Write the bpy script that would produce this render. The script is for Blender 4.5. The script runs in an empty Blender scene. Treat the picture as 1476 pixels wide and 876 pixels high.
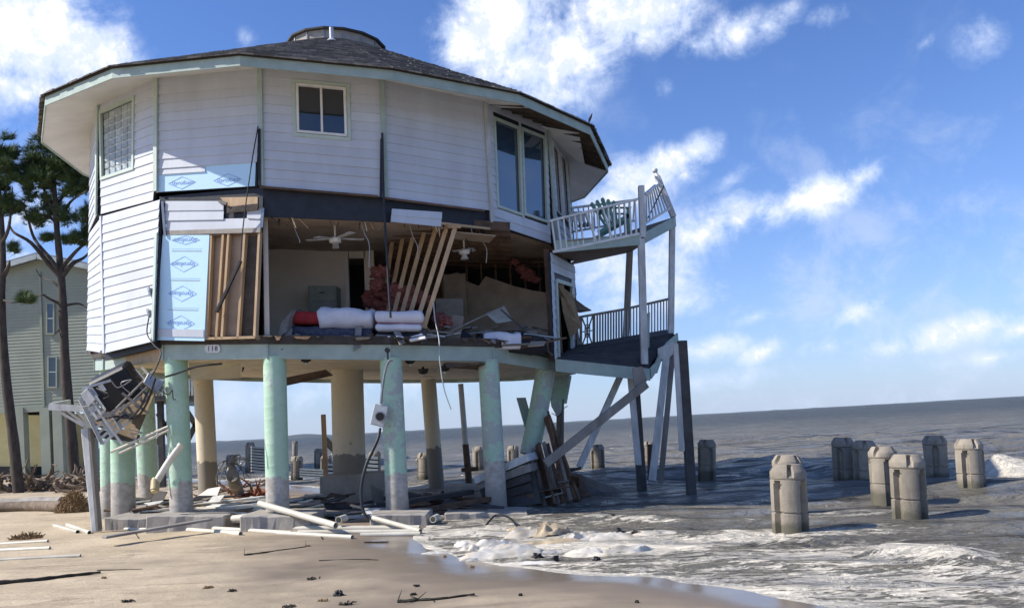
import bpy, bmesh, math, random
import numpy as np
from mathutils import Vector, Matrix, noise
random.seed(7)
SC = bpy.context.scene
COL = SC.collection
# ------------------------------------------------------------------ camera
FPX, PIT, ROL, EYE = 1218.8, 0.1426, 0.0572, 1.75      # focal in px of the 1476 wide photo; water level is z = 0
CAM = Vector((0, 0, EYE))
FWD = Vector((0, math.cos(PIT), math.sin(PIT))); UPV = Vector((0, -math.sin(PIT), math.cos(PIT))); RGT = Vector((1, 0, 0))
cr, sr = math.cos(ROL), math.sin(ROL)
cd = bpy.data.cameras.new('camera'); cam = bpy.data.objects.new('camera', cd); COL.objects.link(cam)
cx_ = RGT * cr - UPV * sr; cy_ = RGT * sr + UPV * cr; cz_ = -FWD
cam.matrix_world = Matrix(((cx_.x, cy_.x, cz_.x, 0), (cx_.y, cy_.y, cz_.y, 0), (cx_.z, cy_.z, cz_.z, EYE), (0, 0, 0, 1)))
cd.sensor_width = 36; cd.lens = 36 * FPX / 1476; cd.clip_start = 0.1; cd.clip_end = 20000
SC.camera = cam
# ------------------------------------------------------------------ light
SUN_AZ, SUN_EL = math.radians(189), math.radians(40.5)    # direction to the sun in plan (from +x), height
SDIR = Vector((math.cos(SUN_AZ) * math.cos(SUN_EL), math.sin(SUN_AZ) * math.cos(SUN_EL), math.sin(SUN_EL)))
sl = bpy.data.lights.new('sun', 'SUN'); sl.energy = 5.0; sl.angle = math.radians(0.53); sl.color = (1, .94, .85)
so = bpy.data.objects.new('sun', sl); COL.objects.link(so); so.rotation_euler = SDIR.to_track_quat('Z', 'Y').to_euler(); so.location = (-20, 10, 30)
SC.view_settings.view_transform = 'Standard'; SC.view_settings.look = 'None'
SC.view_settings.exposure = 0.4; SC.view_settings.gamma = 1.0
SKY_STRENGTH = 0.115

class NT:
    """tiny node-graph helper"""
    def __init__(s, tree): s.t = tree; s.n = tree.nodes; s.l = tree.links
    def new(s, typ, **kw):
        n = s.n.new(typ)
        for k, v in kw.items(): setattr(n, k, v)
        return n
    def put(s, sock, v):
        if hasattr(v, 'is_output') or isinstance(v, bpy.types.NodeSocket): s.l.new(v, sock)
        else: sock.default_value = v
    def m(s, op, a, b=None, c=None, clamp=False):
        n = s.new('ShaderNodeMath', operation=op); n.use_clamp = clamp
        s.put(n.inputs[0], a)
        if b is not None: s.put(n.inputs[1], b)
        if c is not None: s.put(n.inputs[2], c)
        return n.outputs[0]
    def vm(s, op, a, b=None):
        n = s.new('ShaderNodeVectorMath', operation=op); s.put(n.inputs[0], a)
        if b is not None: s.put(n.inputs[1], b)
        return n.outputs['Value' if op in ('DOT_PRODUCT', 'LENGTH') else 'Vector']
    def noise(s, vec, scale, detail=4, rough=.55, dist=0, dim='3D'):
        n = s.new('ShaderNodeTexNoise'); n.noise_dimensions = dim
        if vec is not None: s.l.new(vec, n.inputs['Vector'])
        n.inputs['Scale'].default_value = scale; n.inputs['Detail'].default_value = detail
        n.inputs['Roughness'].default_value = rough; n.inputs['Distortion'].default_value = dist
        return n.outputs['Fac']
    def ramp(s, fac, stops, interp='LINEAR'):
        n = s.new('ShaderNodeValToRGB'); n.color_ramp.interpolation = interp
        e = n.color_ramp.elements
        while len(e) < len(stops): e.new(0.5)
        for q, (p, c) in zip(e, stops):
            q.position = p; q.color = tuple(c) + (1,) if len(c) == 3 else c
        s.put(n.inputs[0], fac); return n.outputs[0]
    def mix(s, fac, a, b, blend='MIX'):
        n = s.new('ShaderNodeMix', data_type='RGBA', blend_type=blend); n.clamp_factor = True
        s.put(n.inputs[0], fac)
        for i, v in ((6, a), (7, b)):
            if isinstance(v, (tuple, list)): v = tuple(v[:3]) + (1,)
            s.put(n.inputs[i], v)
        return n.outputs[2]
    def sstep(s, x, a, b):
        n = s.new('ShaderNodeMapRange', interpolation_type='SMOOTHSTEP')
        s.put(n.inputs[0], x); n.inputs[1].default_value = a; n.inputs[2].default_value = b
        n.inputs[3].default_value = 0; n.inputs[4].default_value = 1; return n.outputs[0]

# ------------------------------------------------------------------ pixel <-> space (photo is 1476 x 876)
def ray(px, py):
    a, b = px - 738, py - 438
    X, Y = a * cr - b * sr, a * sr + b * cr
    return RGT * (X / FPX) + FWD - UPV * (Y / FPX)
def U(px, py, y): r = ray(px, py); return CAM + r * (y / r.y)
def UZ(px, py, z): r = ray(px, py); return CAM + r * ((z - EYE) / r.z)
def proj(P):
    d = P - CAM; w = d.dot(FWD); X = FPX * d.dot(RGT) / w; Y = -FPX * d.dot(UPV) / w
    return 738 + X * cr + Y * sr, 438 - X * sr + Y * cr
def zrow(x, y, py):
    lo, hi = -5.0, 25.0
    for _ in range(40):
        m = (lo + hi) / 2
        if proj(Vector((x, y, m)))[1] > py: lo = m
        else: hi = m
    return (lo + hi) / 2
# ------------------------------------------------------------------ world: blue sky with drifting fair-weather clouds
w = bpy.data.worlds.new('World'); SC.world = w; w.use_nodes = True
T = NT(w.node_tree); T.n.clear()
out = T.new('ShaderNodeOutputWorld'); bg = T.new('ShaderNodeBackground'); T.l.new(bg.outputs[0], out.inputs[0])
sky = T.new('ShaderNodeTexSky', sky_type='NISHITA'); sky.sun_disc = False
sky.sun_elevation = SUN_EL; sky.sun_rotation = math.pi / 2 - SUN_AZ
sky.air_density = 1.0; sky.dust_density = 0.4; sky.ozone_density = 1.6; sky.altitude = 0
tc = T.new('ShaderNodeTexCoord'); sep = T.new('ShaderNodeSeparateXYZ'); T.l.new(tc.outputs['Generated'], sep.inputs[0])
dx, dy, dz = sep.outputs
az = T.m('ARCTAN2', dx, dy); el = T.m('ARCSINE', dz)
warpv = tc.outputs['Generated']
n1 = T.noise(warpv, 13, 10, .66, .35); n2 = T.noise(warpv, 38, 8, .62, .2); n3 = T.noise(warpv, 3.2, 5, .55)
nz = T.m('ADD', T.m('MULTIPLY', T.m('SUBTRACT', n1, .5), 3.4), T.m('MULTIPLY', T.m('SUBTRACT', n2, .5), 1.3))
def azel(px, py):
    r = ray(px, py).normalized(); return math.atan2(r.x, r.y), math.asin(r.z)
# cumulus groups: photo position, half length, half height (px), turn (deg, up to the right), density
CL = [(30, 45, 95, 70, 0, 1.05), (115, 68, 75, 45, -10, .95), (178, 82, 40, 24, -15, .7), (25, 125, 75, 38, 0, .75), (20, 178, 60, 28, 0, .35), (165, 22, 26, 20, 0, .45), (355, 55, 16, 18, 0, .35), (20, 320, 70, 50, 0, .6), (30, 375, 60, 25, 0, .6),
      (672, 62, 40, 36, 0, .9), (730, 45, 75, 55, 0, 1.05), (765, 105, 58, 45, 0, .95), (812, 140, 40, 30, -20, .6), (825, 70, 62, 48, 0, .9), (900, 22, 95, 38, 0, .95), (960, 45, 60, 26, 0, .6), (1108, 36, 40, 19, 15, .7), (1062, 46, 48, 26, 0, .75), (1010, 64, 38, 20, 0, .6), (960, 130, 26, 18, 0, .35),
      (1003, 220, 32, 20, 15, .85), (965, 238, 45, 24, 0, .85), (920, 256, 55, 28, 0, .8), (885, 285, 60, 35, 0, .6), (1050, 262, 55, 14, 18, .35),
      (1238, 256, 34, 17, 20, .75), (1202, 274, 40, 21, 0, .85), (1160, 290, 45, 24, 0, .85), (1112, 305, 48, 26, 0, .75), (1060, 318, 60, 30, 0, .7), (1000, 340, 75, 36, 0, .6), (930, 385, 95, 55, 0, .6), (890, 440, 80, 30, 0, .45), (980, 436, 45, 18, 0, .5),
      (1415, 62, 40, 34, 50, .5), (1190, 26, 28, 15, 0, .5), (1335, 60, 15, 11, 30, .35), (1035, 502, 45, 17, 0, .75), (1095, 508, 34, 14, 10, .7), (1195, 498, 46, 13, 5, .55), (1285, 500, 48, 13, 0, .65), (1345, 486, 48, 19, 0, .8), (1410, 470, 46, 20, 0, .85), (1462, 476, 36, 19, 0, .8), (1232, 454, 34, 13, 15, .7), (1085, 458, 24, 10, 12, .55), (1430, 515, 80, 13, 0, .45), (1000, 550, 200, 20, 0, .4), (500, 560, 200, 25, 0, .4)]
azel_v = T.new('ShaderNodeCombineXYZ'); T.l.new(az, azel_v.inputs[0]); T.l.new(el, azel_v.inputs[1])
dens = None
for (px, py, rx, ry, tn, d) in CL:
    a0, e0 = azel(px, py); a1, e1 = azel(px + 1, py); k = math.hypot(a1 - a0, e1 - e0)
    mpn = T.new('ShaderNodeMapping', vector_type='TEXTURE'); T.l.new(azel_v.outputs[0], mpn.inputs[0])
    mpn.inputs[1].default_value = (a0, e0, 0); mpn.inputs[2].default_value = (0, 0, math.radians(tn) + ROL); mpn.inputs[3].default_value = (k * rx * 2.1, k * ry * 2.1, 1)
    gr = T.new('ShaderNodeTexGradient', gradient_type='SPHERICAL'); T.l.new(mpn.outputs[0], gr.inputs[0])
    g = T.m('MULTIPLY', gr.outputs['Fac'], d)
    dens = g if dens is None else T.m('MAXIMUM', dens, g)
# the same kind of cloud goes on beyond the photograph
beyond = T.m('MULTIPLY', T.sstep(T.m('ABSOLUTE', T.m('ADD', az, .02)), .62, .8), T.m('MULTIPLY', T.m('SUBTRACT', n3, .50), 2.6))
above = T.m('MULTIPLY', T.sstep(el, .55, .7), T.m('MULTIPLY', T.m('SUBTRACT', n3, .52), 2.2))
dens = T.m('MAXIMUM', dens, T.m('MAXIMUM', beyond, above))
dn = T.m('ADD', T.m('MULTIPLY', dens, 1.35), T.m('MULTIPLY', nz, T.m('ADD', T.m('MULTIPLY', T.m('MINIMUM', dens, .6), 1.05), .05)))
alpha = T.sstep(dn, .24, .98)
thick = T.sstep(T.m('ADD', dn, T.m('MULTIPLY', T.m('SUBTRACT', n2, .5), 1.6)), .45, 1.6)
ccol = T.ramp(thick, [(0, (.60, .70, .90)), (.4, (.66, .72, .86)), (1, (.98, .97, .96))])
skyc = T.new('ShaderNodeVectorMath', operation='MULTIPLY'); T.l.new(sky.outputs[0], skyc.inputs[0]); skyc.inputs[1].default_value = (SKY_STRENGTH,) * 3
skyt = T.mix(1.0, skyc.outputs[0], (.58, .79, 1.20), 'MULTIPLY')        # the clear deep blue of a dry autumn day
hz = T.m('POWER', 2.718, T.m('MULTIPLY', T.m('MAXIMUM', el, 0), -8.5))       # milky sea air low over the horizon
skyt = T.mix(T.m('MULTIPLY', hz, .72), skyt, (.43, .505, .68))
veil = T.m('MULTIPLY', T.m('MULTIPLY', T.sstep(T.m('ADD', n1, T.m('MULTIPLY', n3, .9)), .92, 1.25), T.sstep(el, .5, .05)), .55)       # thin cloud veils
skyt = T.mix(veil, skyt, (.56, .635, .80))
fin = T.mix(T.m('MULTIPLY', alpha, .95), skyt, ccol)
T.l.new(fin, bg.inputs[0]); bg.inputs[1].default_value = 1.0
w.cycles.sampling_method = 'MANUAL'; w.cycles.sample_map_resolution = 512
# ------------------------------------------------------------------ materials
MATS = {}
def M(name, col, rough=.65, col2=None, scale=4, bump=.15, var=.5, stretch=(1, 1, 1), metal=0, rnd=.12, ior=1.45, bscale=None, detail=6, island=False):
    m = bpy.data.materials.new(name); m.use_nodes = True; t = NT(m.node_tree); b = t.n['Principled BSDF']
    tcn = t.new('ShaderNodeTexCoord'); mp = t.new('ShaderNodeMapping'); t.l.new(tcn.outputs['Object'], mp.inputs[0]); mp.inputs[3].default_value = stretch
    col2 = col2 or tuple(c * .72 for c in col)
    n = t.noise(mp.outputs[0], scale, detail, .6)
    f = t.sstep(n, .5 - var * .5, .5 + var * .5)
    c = t.mix(f, col2, col)
    if rnd:
        if island: rv = t.new('ShaderNodeNewGeometry').outputs['Random Per Island']
        else: rv = t.new('ShaderNodeObjectInfo').outputs['Random']
        k = t.m('ADD', t.m('MULTIPLY', rv, 2 * rnd), 1 - rnd)
        cv = t.new('ShaderNodeCombineXYZ')
        for i in range(3): t.l.new(k, cv.inputs[i])
        c = t.mix(1.0, c, cv.outputs[0], 'MULTIPLY')
    t.l.new(c, b.inputs['Base Color']); b.inputs['Roughness'].default_value = rough; b.inputs['Metallic'].default_value = metal; b.inputs['IOR'].default_value = ior
    if bump:
        nb = t.noise(mp.outputs[0], bscale or scale * 5, 5, .6); bn = t.new('ShaderNodeBump'); bn.inputs['Strength'].default_value = bump; bn.inputs['Distance'].default_value = .02
        t.l.new(nb, bn.inputs['Height']); t.l.new(bn.outputs[0], b.inputs['Normal'])
    MATS[name] = m; return m
def mt(n): return MATS[n]
M('siding', (.565, .60, .655), .55, (.45, .47, .50), 1.6, .12, .7, stretch=(1, 1, .3), rnd=.05)
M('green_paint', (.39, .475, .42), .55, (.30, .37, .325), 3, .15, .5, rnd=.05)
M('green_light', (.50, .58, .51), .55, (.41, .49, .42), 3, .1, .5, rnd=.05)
M('soffit_white', (.70, .69, .66), .6, (.58, .57, .54), 1.5, .06, .5, rnd=.03)
M('white_paint', (.76, .76, .74), .5, (.60, .60, .57), 5, .12, .5, rnd=.06)
M('weathered_white', (.62, .63, .62), .6, (.38, .38, .36), 6, .25, .5, stretch=(1, 1, .3), rnd=.1)
M('grey_timber', (.30, .28, .25), .8, (.17, .15, .13), 3, .4, .5, stretch=(1, 1, .25), rnd=.15)
M('dark_timber', (.075, .072, .070), .7, (.04, .038, .036), 4, .4, .5, rnd=.2)
M('brown_timber', (.16, .095, .055), .75, (.075, .045, .03), 5, .3, .5, rnd=.25)
M('stud', (.52, .37, .22), .65, (.37, .25, .14), 5, .15, .5, stretch=(3, 3, .5), rnd=.12)
M('tar_paper', (.022, .026, .036), .6, (.014, .016, .022), 5, .25, .5, rnd=0)
M('shingle', (.25, .235, .22), .9, (.11, .105, .10), 9, .5, .6, rnd=.45, island=True)
M('roof_edge', (.06, .055, .05), .9, None, 9, .4, .5)
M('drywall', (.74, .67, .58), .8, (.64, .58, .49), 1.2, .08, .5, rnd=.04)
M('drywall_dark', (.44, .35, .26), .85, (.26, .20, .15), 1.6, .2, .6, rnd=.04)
M('ceiling_boards', (.74, .64, .47), .7, (.62, .52, .37), 2, .08, .5, rnd=.06)
M('carpet', (.32, .29, .26), .95, (.18, .165, .15), 5, .5, .6, rnd=.1)
M('floor_edge', (.085, .07, .06), .9, (.04, .035, .03), 4, .5, .6, rnd=.1)
M('foam_blue', (.54, .77, .93), .6, (.50, .73, .90), 2, .03, .5, rnd=.02)
M('foam_print', (.20, .34, .70), .6, None, 20, 0, .5, rnd=0)
M('black', (.012, .012, .013), .5, None, 5, .1, .5, rnd=.1)
M('rubber', (.02, .02, .022), .45, None, 5, .1, .5, rnd=.2)
M('metal_grey', (.36, .37, .38), .38, (.25, .26, .27), 6, .1, .5, metal=.7, rnd=.1)
M('galv', (.55, .57, .58), .45, (.42, .43, .45), 7, .1, .5, metal=.3, rnd=.1)
M('concrete', (.38, .35, .31), .85, (.27, .245, .21), 5, .35, .6, rnd=.08, bscale=40)
M('pile_concrete', (.35, .305, .24), .85, (.20, .172, .135), 3, .45, .7, rnd=.15, bscale=45)
M('pvc', (.64, .61, .52), .45, (.46, .42, .33), 3, .1, .6, rnd=.15)
M('pvc_yellow', (.62, .50, .26), .5, None, 4, .06, .5)
M('linen', (.74, .73, .76), .85, (.62, .61, .66), 4, .2, .5, rnd=.03)
M('red_cloth', (.38, .035, .035), .9, (.26, .02, .025), 5, .2, .5)
M('navy_cloth', (.035, .045, .085), .9, (.10, .10, .13), 16, .2, .35)
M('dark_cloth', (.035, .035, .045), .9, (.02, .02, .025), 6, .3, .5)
M('insulation', (.30, .10, .085), .95, (.16, .055, .045), 8, .8, .6)
M('paper_brown', (.33, .25, .16), .85, (.22, .16, .10), 6, .3, .5)
M('cabinet', (.27, .30, .27), .6, (.20, .23, .20), 4, .1, .5)
M('chair_green', (.21, .40, .32), .55, (.16, .33, .26), 5, .15, .5, rnd=.08)
M('bark', (.095, .078, .064), .95, (.04, .03, .024), 7, .9, .6, stretch=(1, 1, .35), rnd=.1)
M('needles', (.085, .135, .045), .6, (.045, .085, .03), 1.3, 0, .6, rnd=.35, island=True)
M('needles_dry', (.13, .12, .05), .7, (.08, .08, .03), 1.3, 0, .6, rnd=.35, island=True)
M('house_green', (.33, .355, .275), .6, (.275, .30, .23), 1, .05, .5, rnd=.04)
M('panel_yellow', (.52, .47, .26), .7, (.45, .40, .21), 2, .05, .5, rnd=.06)
M('roof_blue', (.28, .31, .36), .7, None, 2, .1, .5)
M('trim_pale', (.52, .58, .56), .6, None, 2, .05, .5)
M('root', (.26, .20, .145), .9, (.11, .08, .055), 6, .7, .6, rnd=.25)
M('red_root', (.24, .085, .045), .85, (.12, .045, .03), 6, .6, .6, rnd=.25)
M('dry_grass', (.34, .23, .12), .9, (.20, .13, .065), 8, .3, .6, rnd=.35, island=True)
M('seaweed', (.03, .026, .018), .8, None, 8, .4, .6, rnd=.2)
M('cloth_white', (.64, .62, .57), .75, (.40, .345, .26), 2.2, .3, .5, rnd=.1)
M('cloth_tan', (.50, .41, .28), .8, (.36, .28, .18), 5, .5, .6, rnd=.06)
M('vinyl', (.42, .45, .44), .5, (.32, .35, .34), 4, .1, .5, rnd=.06)
M('blind', (.55, .56, .55), .6, None, 4, .05, .5)
M('glass_dark', (.012, .018, .026), .04, (.010, .014, .02), 1, 0, .5, rnd=0, ior=1.9)
M('pane_blue', (.03, .055, .09), .05, (.025, .05, .08), .7, 0, .5, rnd=0, ior=2.3)
M('glass_block', (.42, .47, .48), .12, (.25, .30, .31), 30, .6, .6, rnd=.25, ior=1.6, bscale=60)
def leaf_translucent(n):
    m = mt(n); t = NT(m.node_tree); b = t.n['Principled BSDF']
    b.inputs['Subsurface Weight'].default_value = 0
for n_ in ('needles',): leaf_translucent(n_)
def column_material():
    m = bpy.data.materials.new('column_paint'); m.use_nodes = True; t = NT(m.node_tree); b = t.n['Principled BSDF']
    tcn = t.new('ShaderNodeTexCoord'); s = t.new('ShaderNodeSeparateXYZ'); t.l.new(tcn.outputs['Object'], s.inputs[0])
    P = tcn.outputs['Object']; z = s.outputs[2]
    big = t.noise(P, 2.2, 5, .6); fine = t.noise(P, 9, 6, .65); ri = t.new('ShaderNodeObjectInfo').outputs['Random']
    paint = t.sstep(t.m('ADD', t.m('ADD', z, t.m('MULTIPLY', t.m('SUBTRACT', fine, .5), .25)), t.m('MULTIPLY', t.m('SUBTRACT', t.noise(P, 1.9, 5, .6), .5), .8)), .94, .985)
    paint = t.m('MULTIPLY', paint, t.m('SUBTRACT', 1, t.sstep(t.noise(P, 4.5, 6, .7), .64, .67)))
    worn = t.sstep(t.m('ADD', t.m('ADD', big, t.m('MULTIPLY', t.sstep(s.outputs[0], -4.5, -1.5), .13)), t.m('MULTIPLY', t.m('SUBTRACT', fine, .5), .6)), .58, .68)
    con = t.mix(t.sstep(fine, .35, .65), (.33, .305, .27), (.48, .45, .405))
    con = t.mix(t.sstep(z, .75, .1), con, (.26, .24, .21))
    grn = t.mix(t.sstep(big, .3, .7), (.36, .53, .39), (.46, .63, .49))
    grn = t.mix(t.m('MULTIPLY', worn, .85), grn, (.38, .40, .38))
    c = t.mix(paint, con, grn); t.l.new(c, b.inputs['Base Color']); b.inputs['Roughness'].default_value = .6
    wv = t.new('ShaderNodeTexWave', wave_type='BANDS', bands_direction='Z'); t.l.new(P, wv.inputs[0]); wv.inputs['Scale'].default_value = 1.4; wv.inputs['Distortion'].default_value = 1.5; wv.inputs['Detail'].default_value = 3
    h = t.m('ADD', t.m('MULTIPLY', t.m('POWER', wv.outputs['Fac'], 4), .5), t.noise(P, 30, 5, .6))
    bn = t.new('ShaderNodeBump'); bn.inputs['Strength'].default_value = .3; bn.inputs['Distance'].default_value = .02; t.l.new(h, bn.inputs['Height']); t.l.new(bn.outputs[0], b.inputs['Normal'])
    MATS['column_paint'] = m
    # bare tan columns that were never painted
    m2 = bpy.data.materials.new('column_tan'); m2.use_nodes = True; t = NT(m2.node_tree); b = t.n['Principled BSDF']
    tcn = t.new('ShaderNodeTexCoord'); P = tcn.outputs['Object']; s = t.new('ShaderNodeSeparateXYZ'); t.l.new(P, s.inputs[0]); z = s.outputs[2]
    fine = t.noise(P, 7, 6, .65)
    wet = t.sstep(t.m('ADD', z, t.m('ADD', t.m('MULTIPLY', t.m('SUBTRACT', fine, .5), .25), t.m('MULTIPLY', t.m('SUBTRACT', t.noise(P, 2.2, 4, .6), .5), .5))), 1.20, 1.25)
    c = t.mix(wet, t.mix(fine, (.20, .175, .14), (.28, .25, .20)), t.mix(fine, (.58, .51, .37), (.70, .62, .46)))
    c = t.mix(t.sstep(t.noise(P, 3, 5, .7), .66, .7), c, (.24, .20, .15))
    t.l.new(c, b.inputs['Base Color']); b.inputs['Roughness'].default_value = .8
    bn = t.new('ShaderNodeBump'); bn.inputs['Strength'].default_value = .25; bn.inputs['Distance'].default_value = .02; t.l.new(t.noise(P, 25, 5, .6), bn.inputs['Height']); t.l.new(bn.outputs[0], b.inputs['Normal'])
    MATS['column_tan'] = m2
column_material()
def piling_material():
    m = mt('pile_concrete'); t = NT(m.node_tree); b = t.n['Principled BSDF']; src = b.inputs['Base Color'].links[0].from_socket
    P = t.new('ShaderNodeTexCoord').outputs['Object']; s = t.new('ShaderNodeSeparateXYZ'); t.l.new(P, s.inputs[0])
    g = t.new('ShaderNodeNewGeometry').outputs['Position']
    wet = t.sstep(t.m('ADD', s.outputs[2], t.m('MULTIPLY', t.m('SUBTRACT', t.noise(g, 5, 6, .65), .5), .35)), .26, .08)
    mp = t.new('ShaderNodeMapping'); t.l.new(g, mp.inputs[0]); mp.inputs[3].default_value = (9, 9, .8)
    run = t.m('MULTIPLY', t.sstep(t.noise(mp.outputs[0], 1, 4, .6), .56, .72), .6)
    c = t.mix(run, src, (.15, .13, .10)); c = t.mix(t.m('MULTIPLY', wet, .85), c, (.085, .08, .055)); t.l.new(c, b.inputs['Base Color'])
piling_material()
# ------------------------------------------------------------------ object helpers
def tag(o, label=None, cat=None, group=None, kind=None):
    if label: o['label'] = label
    if cat: o['category'] = cat
    if group: o['group'] = group
    if kind: o['kind'] = kind
    return o
def V3(p): return Vector(p)
def empty(name, loc):
    o = bpy.data.objects.new(name, None); o.location = loc; COL.objects.link(o); o.empty_display_size = .2; return o
def link(name, me, mat, parent=None):
    if mat and not me.materials: me.materials.append(mt(mat) if isinstance(mat, str) else mat)
    o = bpy.data.objects.new(name, me); COL.objects.link(o)
    if parent is not None:
        o.parent = parent
        if parent.type == 'EMPTY': o.matrix_parent_inverse = Matrix.Translation(parent.location).inverted()
    return o
def mesh(name, vs, fs, mat, parent=None, smooth=False, bevel=0, fix=True):
    me = bpy.data.meshes.new(name); me.from_pydata([tuple(v) for v in vs], [], fs)
    bm = bmesh.new(); bm.from_mesh(me)
    if fix: bmesh.ops.recalc_face_normals(bm, faces=bm.faces)
    if bevel: bmesh.ops.bevel(bm, geom=bm.edges[:], offset=bevel, segments=1, affect='EDGES', clamp_overlap=True)
    bm.to_mesh(me); bm.free()
    if smooth:
        for p in me.polygons: p.use_smooth = True
        try: me.set_sharp_from_angle(angle=math.radians(40))
        except Exception: pass
    return link(name, me, mat, parent)
BOXF = [(0, 1, 2, 3), (7, 6, 5, 4), (0, 4, 5, 1), (1, 5, 6, 2), (2, 6, 7, 3), (3, 7, 4, 0)]
def slab(name, q, th, mat, parent=None, n=None, bevel=0):
    """polygon q (3D points) thickened by th along n (default its normal)"""
    q = [V3(p) for p in q]
    if n is None: n = (q[1] - q[0]).cross(q[2] - q[0]).normalized()
    k = len(q); vs = q + [p + n * th for p in q]
    fs = [tuple(range(k)), tuple(range(2 * k - 1, k - 1, -1))] + [(i, i + k, (i + 1) % k + k, (i + 1) % k) for i in range(k)]
    return mesh(name, vs, fs, mat, parent, bevel=bevel)
def bar(name, A, B, w, h, mat, parent=None, up=None, bevel=0, w2=None):
    """straight member from A to B, w across, h along up"""
    A, B = V3(A), V3(B); d = (B - A).normalized(); up = V3(up) if up is not None else (Vector((0, 0, 1)) if abs(d.z) < .95 else Vector((0, 1, 0)))
    s = d.cross(up).normalized(); u = s.cross(d).normalized(); vs = []
    for P, ww in ((A, w), (B, w2 or w)):
        vs += [P + s * (a * ww / 2) + u * (b * h / 2) for a, b in ((-1, -1), (1, -1), (1, 1), (-1, 1))]
    return mesh(name, vs, BOXF, mat, parent, bevel=bevel)
def tube_geo(pts, rs, n=10, caps=True, start=0):
    pts = [V3(p) for p in pts]; vs = []; fs = []; ref = None
    if not isinstance(rs, (list, tuple)): rs = [rs] * len(pts)
    for i, p in enumerate(pts):
        d = (pts[min(i + 1, len(pts) - 1)] - pts[max(i - 1, 0)]).normalized()
        if ref is None: ref = Vector((0, 0, 1)) if abs(d.z) < .9 else Vector((1, 0, 0))
        s = d.cross(ref).normalized(); u = s.cross(d); ref = u
        for k in range(n):
            a = 2 * math.pi * k / n; vs.append(p + (s * math.cos(a) + u * math.sin(a)) * rs[i])
        if i:
            for k in range(n):
                a0 = start + (i - 1) * n; fs.append((a0 + k, a0 + (k + 1) % n, a0 + n + (k + 1) % n, a0 + n + k))
    if caps:
        fs.append(tuple(start + k for k in range(n))[::-1]); e = start + (len(pts) - 1) * n; fs.append(tuple(e + k for k in range(n)))
    return vs, fs
def tube(name, pts, rs, mat, parent=None, n=10, caps=True):
    vs, fs = tube_geo(pts, rs, n, caps); return mesh(name, vs, fs, mat, parent, smooth=True)
def curve_pts(pts, k=6):
    """smooth polyline through points (Catmull-Rom)"""
    P = [V3(p) for p in pts]; P = [P[0] * 2 - P[1]] + P + [P[-1] * 2 - P[-2]]; o = []
    for i in range(1, len(P) - 2):
        for j in range(k):
            t = j / k; a, b, c, d = P[i - 1:i + 3]
            o.append(.5 * ((2 * b) + (c - a) * t + (2 * a - 5 * b + 4 * c - d) * t * t + (3 * b - a - 3 * c + d) * t ** 3))
    return o + [P[-2]]
def hollow_pipe(name, A, B, r, mat, parent=None, n=14):
    A, B = V3(A), V3(B); d = (B - A).normalized(); ref = Vector((0, 0, 1)) if abs(d.z) < .9 else Vector((1, 0, 0)); s = d.cross(ref).normalized(); u = s.cross(d)
    rings = [(A + d * .25, .8), (A, .8), (A, 1), (B, 1), (B, .8), (B - d * .25, .8)]; vs = []; fs = []
    for i, (p, k) in enumerate(rings):
        for j in range(n):
            a = 2 * math.pi * j / n; vs.append(p + (s * math.cos(a) + u * math.sin(a)) * r * k)
        if i:
            for j in range(n): fs.append(((i - 1) * n + j, (i - 1) * n + (j + 1) % n, i * n + (j + 1) % n, i * n + j))
    fs.append(tuple(range(n))); fs.append(tuple(range(5 * n, 6 * n)))
    return mesh(name, vs, fs, mat, parent, smooth=True)
def lerp(a, b, t): return a + (b - a) * t
def text_mesh(name, body, origin, xdir, ydir, size, mat, parent, shear=0):
    cu = bpy.data.curves.new('lettering', 'FONT'); cu.body = body; cu.size = size; cu.align_x = 'CENTER'; cu.align_y = 'CENTER'; cu.shear = shear; cu.resolution_u = 2
    o = bpy.data.objects.new('lettering', cu); COL.objects.link(o)
    dg = bpy.context.evaluated_depsgraph_get(); me = bpy.data.meshes.new_from_object(o.evaluated_get(dg)); bpy.data.objects.remove(o); bpy.data.curves.remove(cu)
    x, y = V3(xdir).normalized(), V3(ydir).normalized(); z = x.cross(y)
    me.transform(Matrix(((x.x, y.x, z.x, origin[0]), (x.y, y.y, z.y, origin[1]), (x.z, y.z, z.z, origin[2]), (0, 0, 0, 1))))
    me.materials.clear(); return link(name, me, mat, parent)
# ------------------------------------------------------------------ ground and sea
SHORE = [(5.0, -60), (4.2, -5), (3.9, 2), (3.5, 5), (2.95, 7.2), (2.25, 8.7), (1.5, 9.6), (.3, 10.4), (-1.0, 11.8), (-1.75, 13.8), (-1.9, 16.0), (-2.3, 19.0), (-4.2, 23.5), (-6.0, 28.0), (-9.0, 33.0),
         (-14, 40.0), (-24, 52), (-60, 80), (-160, 140), (-600, 350), (-3000, 1500)]
def shore_dist(x, y):
    """signed distance in plan, positive on land"""
    x = np.asarray(x, float); y = np.asarray(y, float); best = np.full(x.shape, 1e9); sg = np.ones(x.shape)
    for (ax, ay), (bx, by) in zip(SHORE[:-1], SHORE[1:]):
        ux, uy = bx - ax, by - ay; L = ux * ux + uy * uy
        t = np.clip(((x - ax) * ux + (y - ay) * uy) / L, 0, 1)
        d = np.hypot(x - ax - t * ux, y - ay - t * uy); s = np.where(ux * (y - ay) - uy * (x - ax) > 0, 1., -1.)
        m = d < best - 1e-9; best = np.where(m, d, best); sg = np.where(m, s, sg)
    return best * sg
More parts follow.
